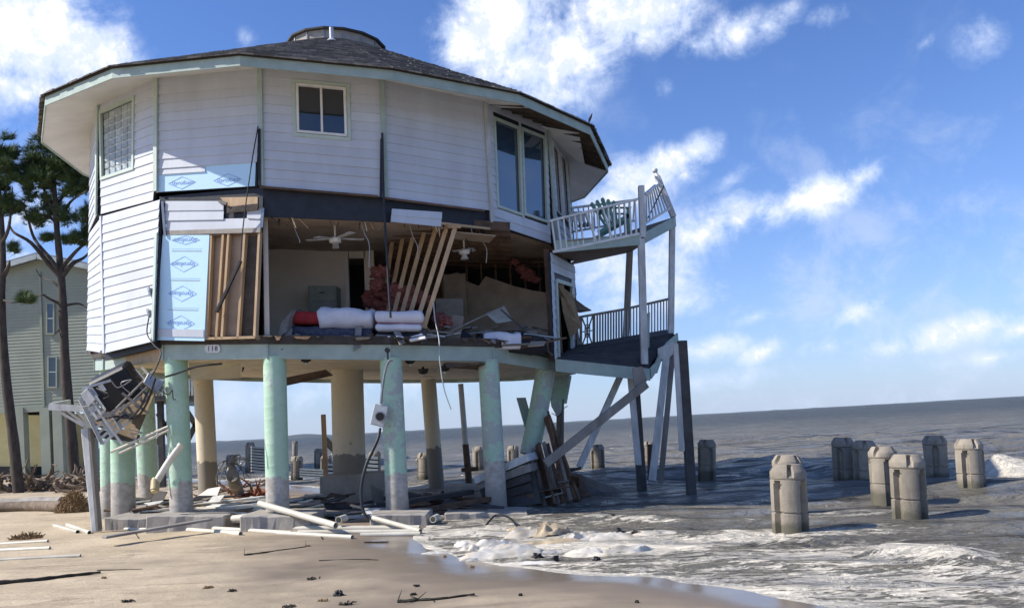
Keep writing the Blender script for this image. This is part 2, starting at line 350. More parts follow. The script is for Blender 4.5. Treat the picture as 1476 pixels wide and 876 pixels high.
def hash_noise(x, y, s):
    """cheap smooth value noise (numpy)"""
    x = x * s; y = y * s; xi = np.floor(x); yi = np.floor(y); fx = x - xi; fy = y - yi
    fx = fx * fx * (3 - 2 * fx); fy = fy * fy * (3 - 2 * fy)
    def h(a, b): v = np.sin(a * 127.1 + b * 311.7 + s * 17.3) * 43758.5453; return v - np.floor(v)
    return (h(xi, yi) * (1 - fx) + h(xi + 1, yi) * fx) * (1 - fy) + (h(xi, yi + 1) * (1 - fx) + h(xi + 1, yi + 1) * fx) * fy - .5
def ground_z(x, y):
    x = np.asarray(x, float); y = np.asarray(y, float); d = shore_dist(x, y)
    d = d + hash_noise(x, y, .45) * .8 * np.clip(np.abs(d) / 3, 0, 1) + hash_noise(x, y, 1.3) * .3
    z = np.where(d > 0, .16 * (1 - np.exp(-np.clip(d, 0, 500) / 4.2)) + np.clip(d - 12, 0, 40) * .008, d * .05)
    z = np.maximum(z, -1.5)
    land = np.clip(d / 2, 0, 1)
    z = z + land * (hash_noise(x, y, .7) * .05 + hash_noise(x, y * 1.6, 2.3) * .022 + hash_noise(x, y, 6.1) * .008)
    return z
def gz(x, y): return float(ground_z(np.array([x]), np.array([y]))[0])
def G(px, py, dz=0):
    """photo pixel -> point on the sand or the water"""
    z = .05
    for _ in range(6):
        p = UZ(px, py, z); z = max(gz(p.x, p.y), 0)
    return p + Vector((0, 0, dz))
def wave_z(x, y):
    d = -shore_dist(x, y); r = np.hypot(x, y)
    amp = np.clip((d - .2) / 9, 0, 1) ** .8
    z = 0
    for k, (lam, a, ang, ph) in enumerate([(5.5, .075, -2.05, 0), (3.1, .045, -1.7, 1.3), (1.9, .032, -2.5, 2.1), (1.25, .02, -1.3, .4), (8.5, .07, -1.9, 4)]):
        wx = x + hash_noise(x, y, .12 + .03 * k) * 3.0; wy = y + hash_noise(x + 40, y, .11 + .03 * k) * 3.0
        p = (wx * math.cos(ang) + wy * math.sin(ang)) * 2 * math.pi / lam + ph
        q = .5 + .5 * np.sin(p); z = z + a * (q ** 1.6 * 2 - .9) * np.clip(lam * 45 / np.maximum(r, 1), 0, 1)
    z = z * (.55 + .9 * (hash_noise(x, y, .16) + .5))
    z = z * amp
    z = z + np.clip(d * .6, 0, 1) * hash_noise(x, y, 1.7) * .035 * np.clip(40 / np.maximum(r, 1), 0, 1) + np.clip(d * .6, 0, 1) * hash_noise(x, y, 3.9) * .016 * np.clip(25 / np.maximum(r, 1), 0, 1)
    for (ax, ay, bx, by, h, wd) in BREAK:
        ux, uy = bx - ax, by - ay; L = math.hypot(ux, uy); t = ((x - ax) * ux + (y - ay) * uy) / L / L; s = ((x - ax) * -uy + (y - ay) * ux) / L + hash_noise(x, y, .9) * .25
        e = np.exp(-np.where(s > 0, s / (wd * 2.2), s / wd) ** 2) * np.clip(np.minimum(t, 1 - t) * 5 + .2, 0, 1) * ((t > -.04) & (t < 1.04))
        z = z + h * e * (.8 + .6 * hash_noise(x, y, 2.1))
    return z
def wp(px, py): p = UZ(px, py, 0); return p.x, p.y
def brk(p, q, h, w): a, b = wp(*p), wp(*q); return (a[0], a[1], b[0], b[1], h, w)
BREAK = [brk((1250, 797), (1425, 812), .16, .22), brk((1425, 690), (1530, 680), .42, .5), brk((1040, 672), (1250, 650), .22, .5), brk((640, 770), (830, 766), .07, .18), brk((830, 745), (1010, 752), .07, .25), brk((480, 655), (700, 650), .2, .6), brk((1000, 640), (1470, 620), .25, .8)]
def foam_mask(x, y):
    d = -shore_dist(x, y); r = np.hypot(x, y)
    f = np.clip(1.25 - d / 6.5, 0, 1) * .355 * np.clip(30 / np.maximum(r, 1), 0, 1)
    f = np.maximum(f, np.clip(1.4 - d / .2, 0, 1) * .9)
    for i, (ax, ay, bx, by, h, wd) in enumerate(BREAK):
        ux, uy = bx - ax, by - ay; L = math.hypot(ux, uy); t = ((x - ax) * ux + (y - ay) * uy) / L / L; s = ((x - ax) * -uy + (y - ay) * ux) / L + hash_noise(x, y, .9) * .25
        k = [.74, 1.3, .1, .7, .42, .1, .05][i]
        f = np.maximum(f, k * np.exp(-(np.where(s > 0, s / (wd * 1.1), s / (wd * 1.5))) ** 2) * np.clip(np.minimum(t, 1 - t) * 6, 0, 1))
        f = np.maximum(f, .55 * k * np.exp(-(s / (wd * 5)) ** 2) * np.clip(np.minimum(t + .3, 1.3 - t) * 3, 0, 1))
    # churned foam among the sandbags and between the pilings
    for (px, py, rx, ry, k) in ((800, 785, 2.2, 1.3, .62), (930, 790, 1.2, .9, .68), (1330, 840, 3.5, 1.6, .46), (1180, 800, 2.2, 1.2, .48), (1060, 775, 3, .9, .52), (1180, 740, 2.5, .9, .36), (680, 765, 1.3, .9, .62), (390, 690, 5, 2.2, .85), (600, 700, 3, 1.5, .5), (545, 666, 3, 1.2, .4), (830, 680, 1.5, .7, .55)):
        a, b = wp(px, py); f = np.maximum(f, k * np.exp(-((x - a) / rx) ** 2 - ((y - b) / ry) ** 2))
    return np.clip(f, 0, 1)
def angles():
    a = list(np.linspace(-180, -56, 26)[:-1]) + list(np.linspace(-56, 50, 470)[:-1]) + list(np.linspace(50, 180, 26))
    return np.radians(np.array(a))
def polar_sheet(name, rr, zf, mat, att=None):
    A = angles(); nr, na = len(rr), len(A); X = np.outer(rr, np.sin(A)); Y = np.outer(rr, np.cos(A)); Z = zf(X, Y)
    co = np.stack([X, Y, Z], -1).reshape(-1, 3); i = np.arange(nr - 1)[:, None] * na + np.arange(na - 1)[None]
    q = np.stack([i, i + 1, i + 1 + na, i + na], -1).reshape(-1, 4)[:, ::-1]
    me = bpy.data.meshes.new(name); me.vertices.add(len(co)); me.vertices.foreach_set('co', co.ravel().astype('f'))
    me.loops.add(q.size); me.loops.foreach_set('vertex_index', q.ravel().astype('i')); me.polygons.add(len(q)); me.polygons.foreach_set('loop_start', (np.arange(len(q)) * 4).astype('i'))
    me.polygons.foreach_set('use_smooth', np.ones(len(q), bool)); me.update(calc_edges=True); me.validate()
    if att is not None:
        at = me.attributes.new('foam', 'FLOAT', 'POINT'); at.data.foreach_set('value', att(X, Y).ravel().astype('f'))
    o = link(name, me, mat); tag(o, kind='structure')
    if co[len(co) // 2 * 0 + 5][2] is not None and me.polygons[0].normal.z < 0: me.flip_normals()
    return o
def sand_material():
    m = bpy.data.materials.new('sand'); m.use_nodes = True; t = NT(m.node_tree); b = t.n['Principled BSDF']; P = t.new('ShaderNodeNewGeometry').outputs['Position']; MATS['sand'] = m
    s = t.new('ShaderNodeSeparateXYZ'); t.l.new(P, s.inputs[0]); z = s.outputs[2]
    mp = t.new('ShaderNodeMapping'); t.l.new(P, mp.inputs[0]); mp.inputs[3].default_value = (.35, 1.5, 1); mp.inputs[2].default_value = (0, 0, -.12)
    big = t.noise(P, .55, 5, .6); streak = t.noise(mp.outputs[0], 2.2, 7, .68, .6); fine = t.noise(P, 60, 4, .6); grain = t.noise(P, 400, 2, .6)
    dry = t.mix(t.sstep(big, .35, .65), (.42, .335, .22), (.52, .42, .285)); dry = t.mix(t.sstep(streak, .48, .70), dry, (.29, .225, .15))
    dry = t.mix(t.m('MULTIPLY', t.sstep(streak, .63, .69), .75), dry, (.13, .095, .06))                      # lines of dark sea litter
    dry = t.mix(t.m('MULTIPLY', t.sstep(t.noise(P, 9, 3, .5), .70, .74), .5), dry, (.16, .12, .085))
    dry = t.mix(t.m('MULTIPLY', t.sstep(grain, .4, .7), .25), dry, (.24, .19, .14))
    wet = t.sstep(t.m('ADD', z, t.m('MULTIPLY', t.m('SUBTRACT', big, .5), .07)), .125, .03)
    c = t.mix(wet, dry, (.185, .145, .105)); t.l.new(c, b.inputs['Base Color'])
    rg = t.m('SUBTRACT', .9, t.m('MULTIPLY', t.sstep(z, .055, .012), .72)); t.l.new(rg, b.inputs['Roughness'])
    h = t.m('ADD', t.m('MULTIPLY', fine, .3), t.m('ADD', t.m('MULTIPLY', streak, 2.2), t.m('ADD', t.m('MULTIPLY', t.noise(P, 14, 5, .6), .8), t.m('MULTIPLY', t.noise(P, 3.5, 4, .55), 1.6))))
    bn = t.new('ShaderNodeBump'); bn.inputs['Distance'].default_value = .02; t.l.new(h, bn.inputs['Height']); t.l.new(t.m('MULTIPLY', t.m('SUBTRACT', 1.02, wet), .65), bn.inputs['Strength']); t.l.new(bn.outputs[0], b.inputs['Normal'])
def sea_material():
    m = bpy.data.materials.new('sea_water'); m.use_nodes = True; t = NT(m.node_tree); b = t.n['Principled BSDF']; P = t.new('ShaderNodeNewGeometry').outputs['Position']; MATS['sea_water'] = m
    at = t.new('ShaderNodeAttribute', attribute_name='foam').outputs['Fac']
    mp = t.new('ShaderNodeMapping'); t.l.new(P, mp.inputs[0]); mp.inputs[2].default_value = (0, 0, .25); mp.inputs[3].default_value = (.55, 1.35, 1)
    murk = t.noise(P, .12, 4, .6)
    wcol = t.mix(t.sstep(murk, .3, .7), (.135, .128, .112), (.185, .170, .142))
    wcol = t.mix(t.sstep(t.vm('LENGTH', P), 40, 200), wcol, (.066, .073, .076))        # silt is stirred up near the shore
    f1 = t.noise(mp.outputs[0], 1.7, 8, .66, 1.2); f2 = t.noise(mp.outputs[0], 5.5, 6, .65, .8)
    # lacy network: thin bands where the noise crosses its middle
    lace = t.m('SUBTRACT', 1, t.m('MULTIPLY', t.m('ABSOLUTE', t.m('SUBTRACT', f1, .5)), 14)); lace2 = t.m('SUBTRACT', 1, t.m('MULTIPLY', t.m('ABSOLUTE', t.m('SUBTRACT', f2, .5)), 10))
    pat = t.m('MAXIMUM', lace, t.m('MULTIPLY', lace2, .75)); pat = t.m('ADD', t.m('MULTIPLY', pat, .5), t.m('MULTIPLY', t.m('SUBTRACT', t.noise(mp.outputs[0], 3.2, 8, .7, .5), .5), 1.6))
    fo = t.sstep(t.m('ADD', t.m('MULTIPLY', at, 1.95), t.m('SUBTRACT', pat, .76)), .0, .30)
    c = t.mix(fo, wcol, (.72, .665, .56))
    t.n.remove(b); di = t.new('ShaderNodeBsdfDiffuse'); gl = t.new('ShaderNodeBsdfGlossy'); fr = t.new('ShaderNodeFresnel'); mx = t.new('ShaderNodeMixShader')
    t.l.new(c, di.inputs[0]); gl.inputs['Roughness'].default_value = .10; fr.inputs[0].default_value = 1.33
    # choppy water never mirrors fully at a flat angle: its facets hide one another
    t.l.new(t.m('MULTIPLY', t.m('MINIMUM', fr.outputs[0], .56), t.m('SUBTRACT', 1, t.m('MULTIPLY', fo, .9))), mx.inputs[0]); t.l.new(di.outputs[0], mx.inputs[1]); t.l.new(gl.outputs[0], mx.inputs[2]); t.l.new(mx.outputs[0], t.n['Material Output'].inputs[0])
    mp2 = t.new('ShaderNodeMapping'); t.l.new(P, mp2.inputs[0]); mp2.inputs[2].default_value = (0, 0, .35); mp2.inputs[3].default_value = (1, 2.0, 1)
    h = t.m('ADD', t.m('ADD', t.m('MULTIPLY', t.noise(mp2.outputs[0], .5, 6, .62, .6), 1.1), t.m('MULTIPLY', t.noise(mp2.outputs[0], .13, 5, .6, .5), 2.2)), t.m('ADD', t.m('MULTIPLY', t.noise(mp2.outputs[0], 1.9, 5, .6, .4), .4), t.m('MULTIPLY', t.noise(mp2.outputs[0], 7, 4, .6), .10)))
    wvn = t.new('ShaderNodeTexWave', wave_type='BANDS', bands_direction='Y', wave_profile='SIN'); mp3 = t.new('ShaderNodeMapping'); t.l.new(P, mp3.inputs[0]); mp3.inputs[2].default_value = (0, 0, .30); t.l.new(mp3.outputs[0], wvn.inputs[0])
    wvn.inputs['Scale'].default_value = .22; wvn.inputs['Distortion'].default_value = 7; wvn.inputs['Detail'].default_value = 4; wvn.inputs['Detail Scale'].default_value = .6
    h = t.m('ADD', h, t.m('MULTIPLY', t.m('POWER', wvn.outputs['Fac'], 2), .9))
    h = t.m('ADD', h, t.m('MULTIPLY', fo, t.m('ADD', .12, t.m('MULTIPLY', f2, .5))))
    bn = t.new('ShaderNodeBump'); bn.inputs['Strength'].default_value = 1.0; bn.inputs['Distance'].default_value = .36; t.l.new(h, bn.inputs['Height']); [t.l.new(bn.outputs[0], x_.inputs['Normal']) for x_ in (di, gl, fr)]
sand_material(); sea_material()
v = np.concatenate([np.linspace(300, 34, 320), np.geomspace(34, .3, 70)[1:]]); SR = np.concatenate([[.5, 3.], 1.75 * 1219 / v])
polar_sheet('sea', SR, wave_z, 'sea_water', foam_mask)
v = np.concatenate([np.linspace(330, 40, 330), np.geomspace(40, 2, 50)[1:]]); GR = np.concatenate([[.5, 2., 4.], 1.7 * 1219 / v])
polar_sheet('sand_beach', GR, ground_z, 'sand')
# far shore: a low wooded line along the horizon
M('far_shore', (.10, .125, .135), .9, (.08, .10, .115), .01, 0, .5)
vs = []; fs = []
for i in range(161):
    a = math.radians(-40 + 75 * i / 160); h = 5 + 5 * abs(noise.noise((i * .13, 3, 0))) + 4 * abs(noise.noise((i * .6, 9, 0)))
    if a < math.radians(-12): h += 11 * math.exp(-((math.degrees(a) + 14.3) / 1.3) ** 2)
    h *= 1.2 - max(0, (i - 60)) / 140
    for rr, hh in ((4200, -1), (4250, h), (4600, h * .7), (4650, -1)): vs.append((rr * math.sin(a), rr * math.cos(a), hh))
    if i:
        for k in range(3): fs.append((i * 4 + k - 4, i * 4 + k - 3, i * 4 + k + 1, i * 4 + k))
tag(mesh('far_shore', vs, fs, 'far_shore', smooth=True), kind='structure')
# ------------------------------------------------------------------ the round house
CX, CY, NS, PH = -4.5727, 22.8251, 16, -2.8015
RW, RE, RB = 6.3, 7.4417, 6.0923
def plan(k, r): a = PH + 2 * math.pi * k / NS; return CX + r * math.cos(a), CY + r * math.sin(a)
def level(rows, r, off=0):
    """heights of the 16 corners on a ring of radius r: rows seen in the photo, a fitted tilted plane for the hidden ones"""
    z = {k: zrow(*plan(k, r), py) for k, py in rows.items()}
    A = np.array([[1, plan(k, r)[0] - CX, plan(k, r)[1] - CY] for k in z]); b = np.array([z[k] for k in z])
    W_ = np.vstack([A, [0, 8, 0], [0, 0, 14]]); bb = np.concatenate([b, [8 * -.065, 14 * .012]])
    c = np.linalg.lstsq(W_, bb, rcond=None)[0]
    return [z.get(k, c[0] + c[1] * (plan(k, r)[0] - CX) + c[2] * (plan(k, r)[1] - CY)) + off for k in range(NS)]
def ring(k, r, zs, dz=0): x, y = plan(k, r); return Vector((x, y, zs[k % NS] + dz))
def fn(k): a = PH + 2 * math.pi * (k + .5) / NS; return Vector((math.cos(a), math.sin(a), 0))
def onf(k, px, py, off=0):
    """photo pixel -> point on wall facet k (off metres outside it)"""
    n = fn(k); d = RW * math.cos(math.pi / NS) + off; r = ray(px, py); c = Vector((CX, CY, 0)); return CAM + r * ((d + n.dot(c) - n.dot(CAM)) / n.dot(r))
zE = level({1: 137, 2: 96, 3: 77, 4: 98, 5: 133, 6: 180, 7: 236}, RE)
zT = level({1: 152, 2: 113, 3: 99, 4: 115, 5: 147, 6: 184}, RW)
zU = level({1: 309, 2: 284, 3: 270, 4: 285, 5: 304, 6: 330}, RW)
zL = level({2: 313, 3: 311, 4: 319, 5: 324, 6: 352}, RW)          # ceiling of the lower storey
zB = level({1: 533, 2: 519, 3: 517, 4: 519, 5: 521, 6: 535}, RB)  # underside of the green beam
zBt = level({1: 516, 2: 497, 3: 496, 4: 497, 5: 500, 6: 518}, RB)
house = empty('round_beach_house', (CX, CY, 0))
tag(house, 'storm wrecked round two-storey white siding house on green columns with its lower floor torn open', 'house')
# --- roof
ROOFK = 0.30
RC = 1.28
def roof_pt(k, t):      # t 0 at the eave, 1 at the cupola
    e = ring(k, RE, zE); x, y = plan(k, RC); zc = ROOF_TOP + (x - CX) * -.05 + (y - CY) * .02
    return e.lerp(Vector((x, y, zc)), t)
ROOF_TOP = U(485, 53, CY - RC).z
vs = []; fs = []
for k in range(NS): vs += [roof_pt(k, 0), roof_pt(k, 1), roof_pt(k, 0) - Vector((0, 0, .05)), roof_pt(k, 1) - Vector((0, 0, .05))]
for k in range(NS):
    a, b = 4 * k, 4 * ((k + 1) % NS); fs += [(a, b, b + 1, a + 1), (a + 2, a + 3, b + 3, b + 2), (a, a + 2, b + 2, b), (a + 1, b + 1, b + 3, a + 3)]
roof = mesh('roof', vs, fs, 'roof_edge', house)
# courses of shingle tabs on the roof planes
vs = []; fs = []
rnd = random.Random(3)
for k in range(NS):
    A, B, C, D = roof_pt(k, -.012), roof_pt(k + 1, -.012), roof_pt(k, 1), roof_pt(k + 1, 1)
    n = (B - A).cross(C - A).normalized(); n = n if n.z > 0 else -n; R_ = 44 if k in (0, 1, 2, 3, 4, 5, 6) else 22
    for i in range(R_):
        t0, t1 = i / R_, min(1, (i + 1.25) / R_); L0, L1 = A.lerp(C, t0), B.lerp(D, t0); M0, M1 = A.lerp(C, t1), B.lerp(D, t1); wl = (L1 - L0).length
        s = 0; off = rnd.random() * .2
        while s < 1:
            e = min(1, s + (.26 + rnd.random() * .12 - (off if s == 0 else 0)) / max(wl, .3)); h = .018 + rnd.random() * .018; dt = (rnd.random() - .5) * .12 / R_ * 1.6
            b0 = len(vs); tl = Vector((0, 0, 0))
            p = [L0.lerp(L1, s), L0.lerp(L1, e), M0.lerp(M1, e), M0.lerp(M1, s)]; sl_ = (A - C).normalized() * dt * 6
            vs += [p[0] + n * h + sl_, p[1] + n * (h + rnd.random() * .006) + sl_, p[2] + n * .006, p[3] + n * .006, p[0] + n * .001 + sl_, p[1] + n * .001 + sl_]
            fs += [(b0, b0 + 1, b0 + 2, b0 + 3), (b0 + 4, b0 + 5, b0 + 1, b0), (b0 + 4, b0, b0 + 3), (b0 + 1, b0 + 5, b0 + 2)]; s = e
sh = mesh('roof_shingles', vs, fs, 'shingle', roof, fix=False); tag(sh, kind='stuff')
# ragged lifted roofing at the collapsed corner
for (a, b, hh) in (((847, 181), (852, 170), .2), ((851, 186), (858, 192), .16), ((860, 205), (866, 214), .14), ((870, 222), (876, 232), .12)):
    p, q = U(*a, 20.6), U(*b, 21.2); slab('torn_shingle', [p, q, q + Vector((.05, .2, hh)), p + Vector((.05, .2, hh + .05))], .02, 'roof_edge', roof)
# cupola drum with flat cone cap
def cup(k, r, dz): a = PH + 2 * math.pi * k / NS; x, y = r * math.cos(a), r * math.sin(a); return Vector((CX + x, CY + y, ROOF_TOP + x * -.05 + y * .02 + dz))
cup_o = mesh('cupola', [cup(k, RC + .02, -.1) for k in range(NS)] + [cup(k, RC + .02, .24) for k in range(NS)], [(k, (k + 1) % NS, (k + 1) % NS + NS, k + NS) for k in range(NS)], 'concrete', roof)
mesh('cupola_cap', [cup(k, RC + .12, .24) for k in range(NS)] + [cup(k, RC + .12, .29) for k in range(NS)] + [cup(0, 0, .46), cup(0, 0, .24)],
     [(k, (k + 1) % NS, (k + 1) % NS + NS, k + NS) for k in range(NS)] + [(k + NS, (k + 1) % NS + NS, 2 * NS) for k in range(NS)] + [((k + 1) % NS, k, 2 * NS + 1) for k in range(NS)], 'roof_edge', roof)
for k in range(1, 8): bar('cupola_joint', cup(k, RC + .035, -.06), cup(k, RC + .035, .235), .03, .02, 'metal_grey', cup_o, up=fn(k))
p = U(478, 58, 20.6); tube('vent_pipe', [p, p + Vector((0, 0, .34))], .055, 'galv', roof, 12)
tube('pipe_flashing', [p - Vector((0, 0, .06)), p + Vector((0, 0, .03))], [.16, .075], 'galv', roof, 12)
# --- fascia and soffit, one piece to a side
FH = .20
for k in range(NS):
    g = 'green_light' if k == 1 else 'green_paint'
    n = fn(k); A, B = ring(k, RE - .015, zE, -.045), ring(k + 1, RE - .015, zE, -.045); dz = Vector((0, 0, FH))
    slab('fascia_board', [A - dz, B - dz, B, A], .03, 'green_paint', house, -n)
    A, B, C, D = ring(k, RE - .05, zE, -.045 - FH + .03), ring(k + 1, RE - .05, zE, -.045 - FH + .03), ring(k + 1, RW, zT, .0), ring(k, RW, zT, .0)
    if k in (5, 6):      # the soffit is torn away here: bare rafters and a hanging sheet
        for j in range(6):
            s = (j + .5) / 6; P0, P1 = A.lerp(B, s), D.lerp(C, s); bar('rafter', P0 + Vector((0, 0, .02)), P1 + Vector((0, 0, .06)), .04, .14, 'floor_edge', house)
        slab('roof_deck', [A + Vector((0, 0, .16)), B + Vector((0, 0, .16)), C + Vector((0, 0, .2)), D + Vector((0, 0, .2))], .02, 'floor_edge', house, Vector((0, 0, 1)))
    else: slab('soffit_panel', [A, B, C, D], .02, 'soffit_white', house, Vector((0, 0, 1)))
A, B, C, D = ring(5, RE - .05, zE, -.22), ring(6, RE - .05, zE, -.22), ring(6, RW, zT), ring(5, RW, zT)
slab('hanging_soffit', [D + Vector((0, 0, -.02)), D.lerp(A, .95), A.lerp(B, .16), D.lerp(C, .22)], .015, 'soffit_white', house, Vector((0, 0, 1)))
slab('hanging_soffit', [C.lerp(D, .1) + Vector((0, 0, -.03)), C.lerp(B, .75) + Vector((0, 0, .05)), ring(7, RE, zE).lerp(ring(7, RW, zT), .55) + Vector((0, 0, -.25)), ring(7, RW, zT) + Vector((0, 0, -.05))], .015, 'soffit_white', house, Vector((0, 0, 1)))
# --- walls
def patch(bl, br, tl, tr):
    return lambda s, t: (bl.lerp(br, s)).lerp(tl.lerp(tr, s), t)
def inv_patch(f, P):
    s = t = .5
    for _ in range(25):
        q = f(s, t); ds = (f(s + .01, t) - q) / .01; dt = (f(s, t + .01) - q) / .01; e = P - q
        a, b, c = ds.dot(ds), ds.dot(dt), dt.dot(dt); u, v = e.dot(ds), e.dot(dt); D_ = a * c - b * b
        s += (u * c - v * b) / D_; t += (a * v - b * u) / D_
    return s, t
def sheath(name, f, holes, n, mat, parent, off=-.06, th=.05):
    S = sorted({0, 1} | {h[i] for h in holes for i in (0, 1)}); Tt = sorted({0, 1} | {h[i] for h in holes for i in (2, 3)}); vs = []; fs = []
    for a, b in zip(S[:-1], S[1:]):
        for c, d in zip(Tt[:-1], Tt[1:]):
            ms, m_ = (a + b) / 2, (c + d) / 2
            if any(h[0] < ms < h[1] and h[2] < m_ < h[3] for h in holes): continue
            q = [f(a, c), f(b, c), f(b, d), f(a, d)]; i = len(vs); vs += [p + n * off for p in q] + [p + n * (off + th) for p in q]; fs += [tuple(j + i for j in ff) for ff in BOXF]
    return mesh(name, vs, fs, mat, parent)
def clap(parent, f, rows, n, holes=(), mat='siding', s0=0., s1=1., t0=0., t1=1., jit=.004, rr=random.Random(5), skip=()):
    for i in range(rows):
        if i in skip: continue
        a, b = lerp(t0, t1, i / rows), lerp(t0, t1, (i + 1) / rows); bo = b + (t1 - t0) / rows * .12
        iv = [(s0, s1)]
        for h in holes:
            if h[2] < b - 1e-4 and h[3] > a + 1e-4:
                iv = [p for u, v_ in iv for p in ((u, min(v_, h[0])), (max(u, h[1]), v_)) if p[1] - p[0] > .012]
        for u, v_ in iv:
            j0, j1 = rr.uniform(-jit, jit), rr.uniform(-jit, jit); nn = rr.uniform(-.003, .004)
            q0, q1, q2, q3 = f(u, a) + Vector((0, 0, j0)), f(v_, a) + Vector((0, 0, j1)), f(v_, min(bo, 1)), f(u, min(bo, 1))
            vs = [q0 + n * (.012 + nn), q1 + n * (.012 + nn), q2 + n * .002, q3 + n * .002, q0 + n * (.031 + nn), q1 + n * (.031 + nn), q2 + n * .010, q3 + n * .010]
            mesh('siding_board', vs, BOXF, mat, parent)
def vert_trim(k, zlo, zhi, mat, w_=.1, r=RW + .05, parent=None):
    x, y = plan(k, r); a = PH + 2 * math.pi * k / NS; n = Vector((math.cos(a), math.sin(a), 0))
    return bar('corner_trim', (x, y, zlo), (x, y, zhi), w_, .035, mat, parent or house, up=n)
def frame_rect(parent, q, wd, dp, n, mat, name='frame'):
    """four boards around quad q (bl, br, tr, tl), inside edges at q"""
    for i in range(4):
        A, B = q[i], q[(i + 1) % 4]; d = (B - A).normalized(); inn = n.cross(d).normalized(); c = sum(q, Vector()) / 4
        if inn.dot(c - A) > 0: inn = -inn
        e = d * wd if i % 2 == 0 else Vector()
        m = .002 * (i % 2)
        slab(name, [A - e, B + e, B + e + inn * wd, A - e + inn * wd], dp + m, mat, parent, n)
walls = {}
def rowsof(f): return max(3, round((f(.5, 1) - f(.5, 0)).length / .2))
for k in range(NS):
    n = fn(k)
    bot = zU; bl, br, tl, tr = ring(k, RW, bot), ring(k + 1, RW, bot), ring(k, RW, zT, .03), ring(k + 1, RW, zT, .03)
    if k == 1: bl, br = onf(1, 147, 309), onf(1, 222, 289)
    if k == 2: bl, br = onf(2, 224, 278), onf(2, 370, 269)
    if k == 5: bl, br = onf(5, 706, 322), onf(5, 793, 351)
    if k == 6: bl = onf(6, 799, 351); br.z = bl.z
    f = patch(bl, br, tl, tr); holes = []; wq = []
    if k == 1: wq = [[(149, 253), (194, 243), (191, 148), (147, 161)]]
    if k == 3: wq = [[(431, 189), (496, 194), (496, 130), (431, 125)]]
    if k == 5: wq = [[(715, 296), (748, 306), (748, 187), (715, 174)], [(754.5, 308), (785, 316), (785, 200), (754.5, 189.5)]]
    if k == 6: wq = [[(798.5, 300), (807, 309), (807, 222), (798.5, 212)], [(810, 312), (818, 318), (818, 236), (810, 226)]]
    Q = [[onf(k, *p) for p in w4] for w4 in wq]
    for q in Q:
        st = [inv_patch(f, p) for p in q]; ss = [a for a, b in st]; tt = [b for a, b in st]; holes.append((max(.01, (ss[0] + ss[3]) / 2), min(.99, (ss[1] + ss[2]) / 2), (tt[0] + tt[1]) / 2, (tt[2] + tt[3]) / 2))
    wl = sheath('upper_wall', f, holes, n, 'tar_paper' if k < 8 else 'siding', house); walls[k] = wl
    R_ = rowsof(f)
    if k in (0, 1, 3, 4, 5, 6): clap(wl, f, R_, n, [(h[0] - .02, h[1] + .02, h[2] - .01, h[3] + .01) for h in holes])
    elif k == 2:
        ft = .20; clap(wl, f, R_ - 3, n, t0=ft); dt = (1 - ft) / (R_ - 3)
        # the lowest boards stay only on the left; the blue foam shows below them
        clap(wl, f, 1, n, t0=ft - .05, t1=ft, s1=.50)
    else: clap(wl, f, 6, n, t0=0, t1=1, mat='siding')
    for hi, (h, q) in enumerate(zip(holes, Q)):
        wn = mesh('window', [f(h[0], h[2]) - n * .05, f(h[1], h[2]) - n * .05, f(h[1], h[3]) - n * .05, f(h[0], h[3]) - n * .05, f(h[0], h[2]) - n * .09, f(h[1], h[2]) - n * .09, f(h[1], h[3]) - n * .09, f(h[0], h[3]) - n * .09], BOXF, 'black', house)
        qq = [f(h[0], h[2]), f(h[1], h[2]), f(h[1], h[3]), f(h[0], h[3])]
        if k == 3:
            frame_rect(wn, [p + n * -.02 for p in qq], .05, .075, n, 'white_paint'); frame_rect(wn, [lerp(sum(qq, Vector()) / 4, p, 1.13) + n * .012 for p in qq], .07, .03, n, 'green_light', 'trim')
            m0, m1 = (qq[0] + qq[1]) / 2, (qq[2] + qq[3]) / 2; bar('mullion', m0 + n * .01, m1 + n * .01, .045, .05, 'white_paint', wn, up=n)
            for a, b in ((qq[0], m0), (m0, qq[1])):
                a2, b2 = (a.lerp(qq[3], 1), b.lerp(b + (qq[3] - qq[0]), 1)); slab('pane', [a - n * .03, b - n * .03, b + (qq[3] - qq[0]) - n * .03, a + (qq[3] - qq[0]) - n * .03], .006, 'glass_dark', wn, n)
            slab('blind', [qq[3].lerp(qq[0], .42) - n * .028, qq[2].lerp(qq[1], .42) - n * .028, qq[2] - n * .028, qq[3] - n * .028], .002, 'dark_cloth', wn, n)
        elif k == 1:
            frame_rect(wn, [p + n * -.02 for p in qq], .07, .065, n, 'green_light')
            for i in range(5):
                for j in range(9):
                    a, b, c, d = [patch(qq[0], qq[1], qq[3], qq[2])((i + u) / 5, (j + v_) / 9) for u, v_ in ((.05, .04), (.95, .04), (.95, .96), (.05, .96))]
                    mm = (a + b + c + d) / 4; vs = [a - n * .045, b - n * .045, c - n * .045, d - n * .045] + [p.lerp(mm, .22) - n * .012 for p in (a, b, c, d)]
                    mesh('glass_block', vs, BOXF, 'glass_block', wn)
            slab('mortar', [p - n * .047 for p in qq], .008, 'white_paint', wn, n)
        else:
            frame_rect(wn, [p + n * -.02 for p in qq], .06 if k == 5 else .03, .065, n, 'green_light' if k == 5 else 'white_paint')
            slab('pane', [p - n * .03 for p in qq], .006, 'pane_blue', wn, n)
    if k in (1, 2, 3, 4, 5, 6, 7):
        zl = (bl.z if k != 4 else bl.z - .05); vert_trim(k, zl + .02, zT[k], 'green_light' if k < 3 else 'green_paint' if k != 5 else 'weathered_white')
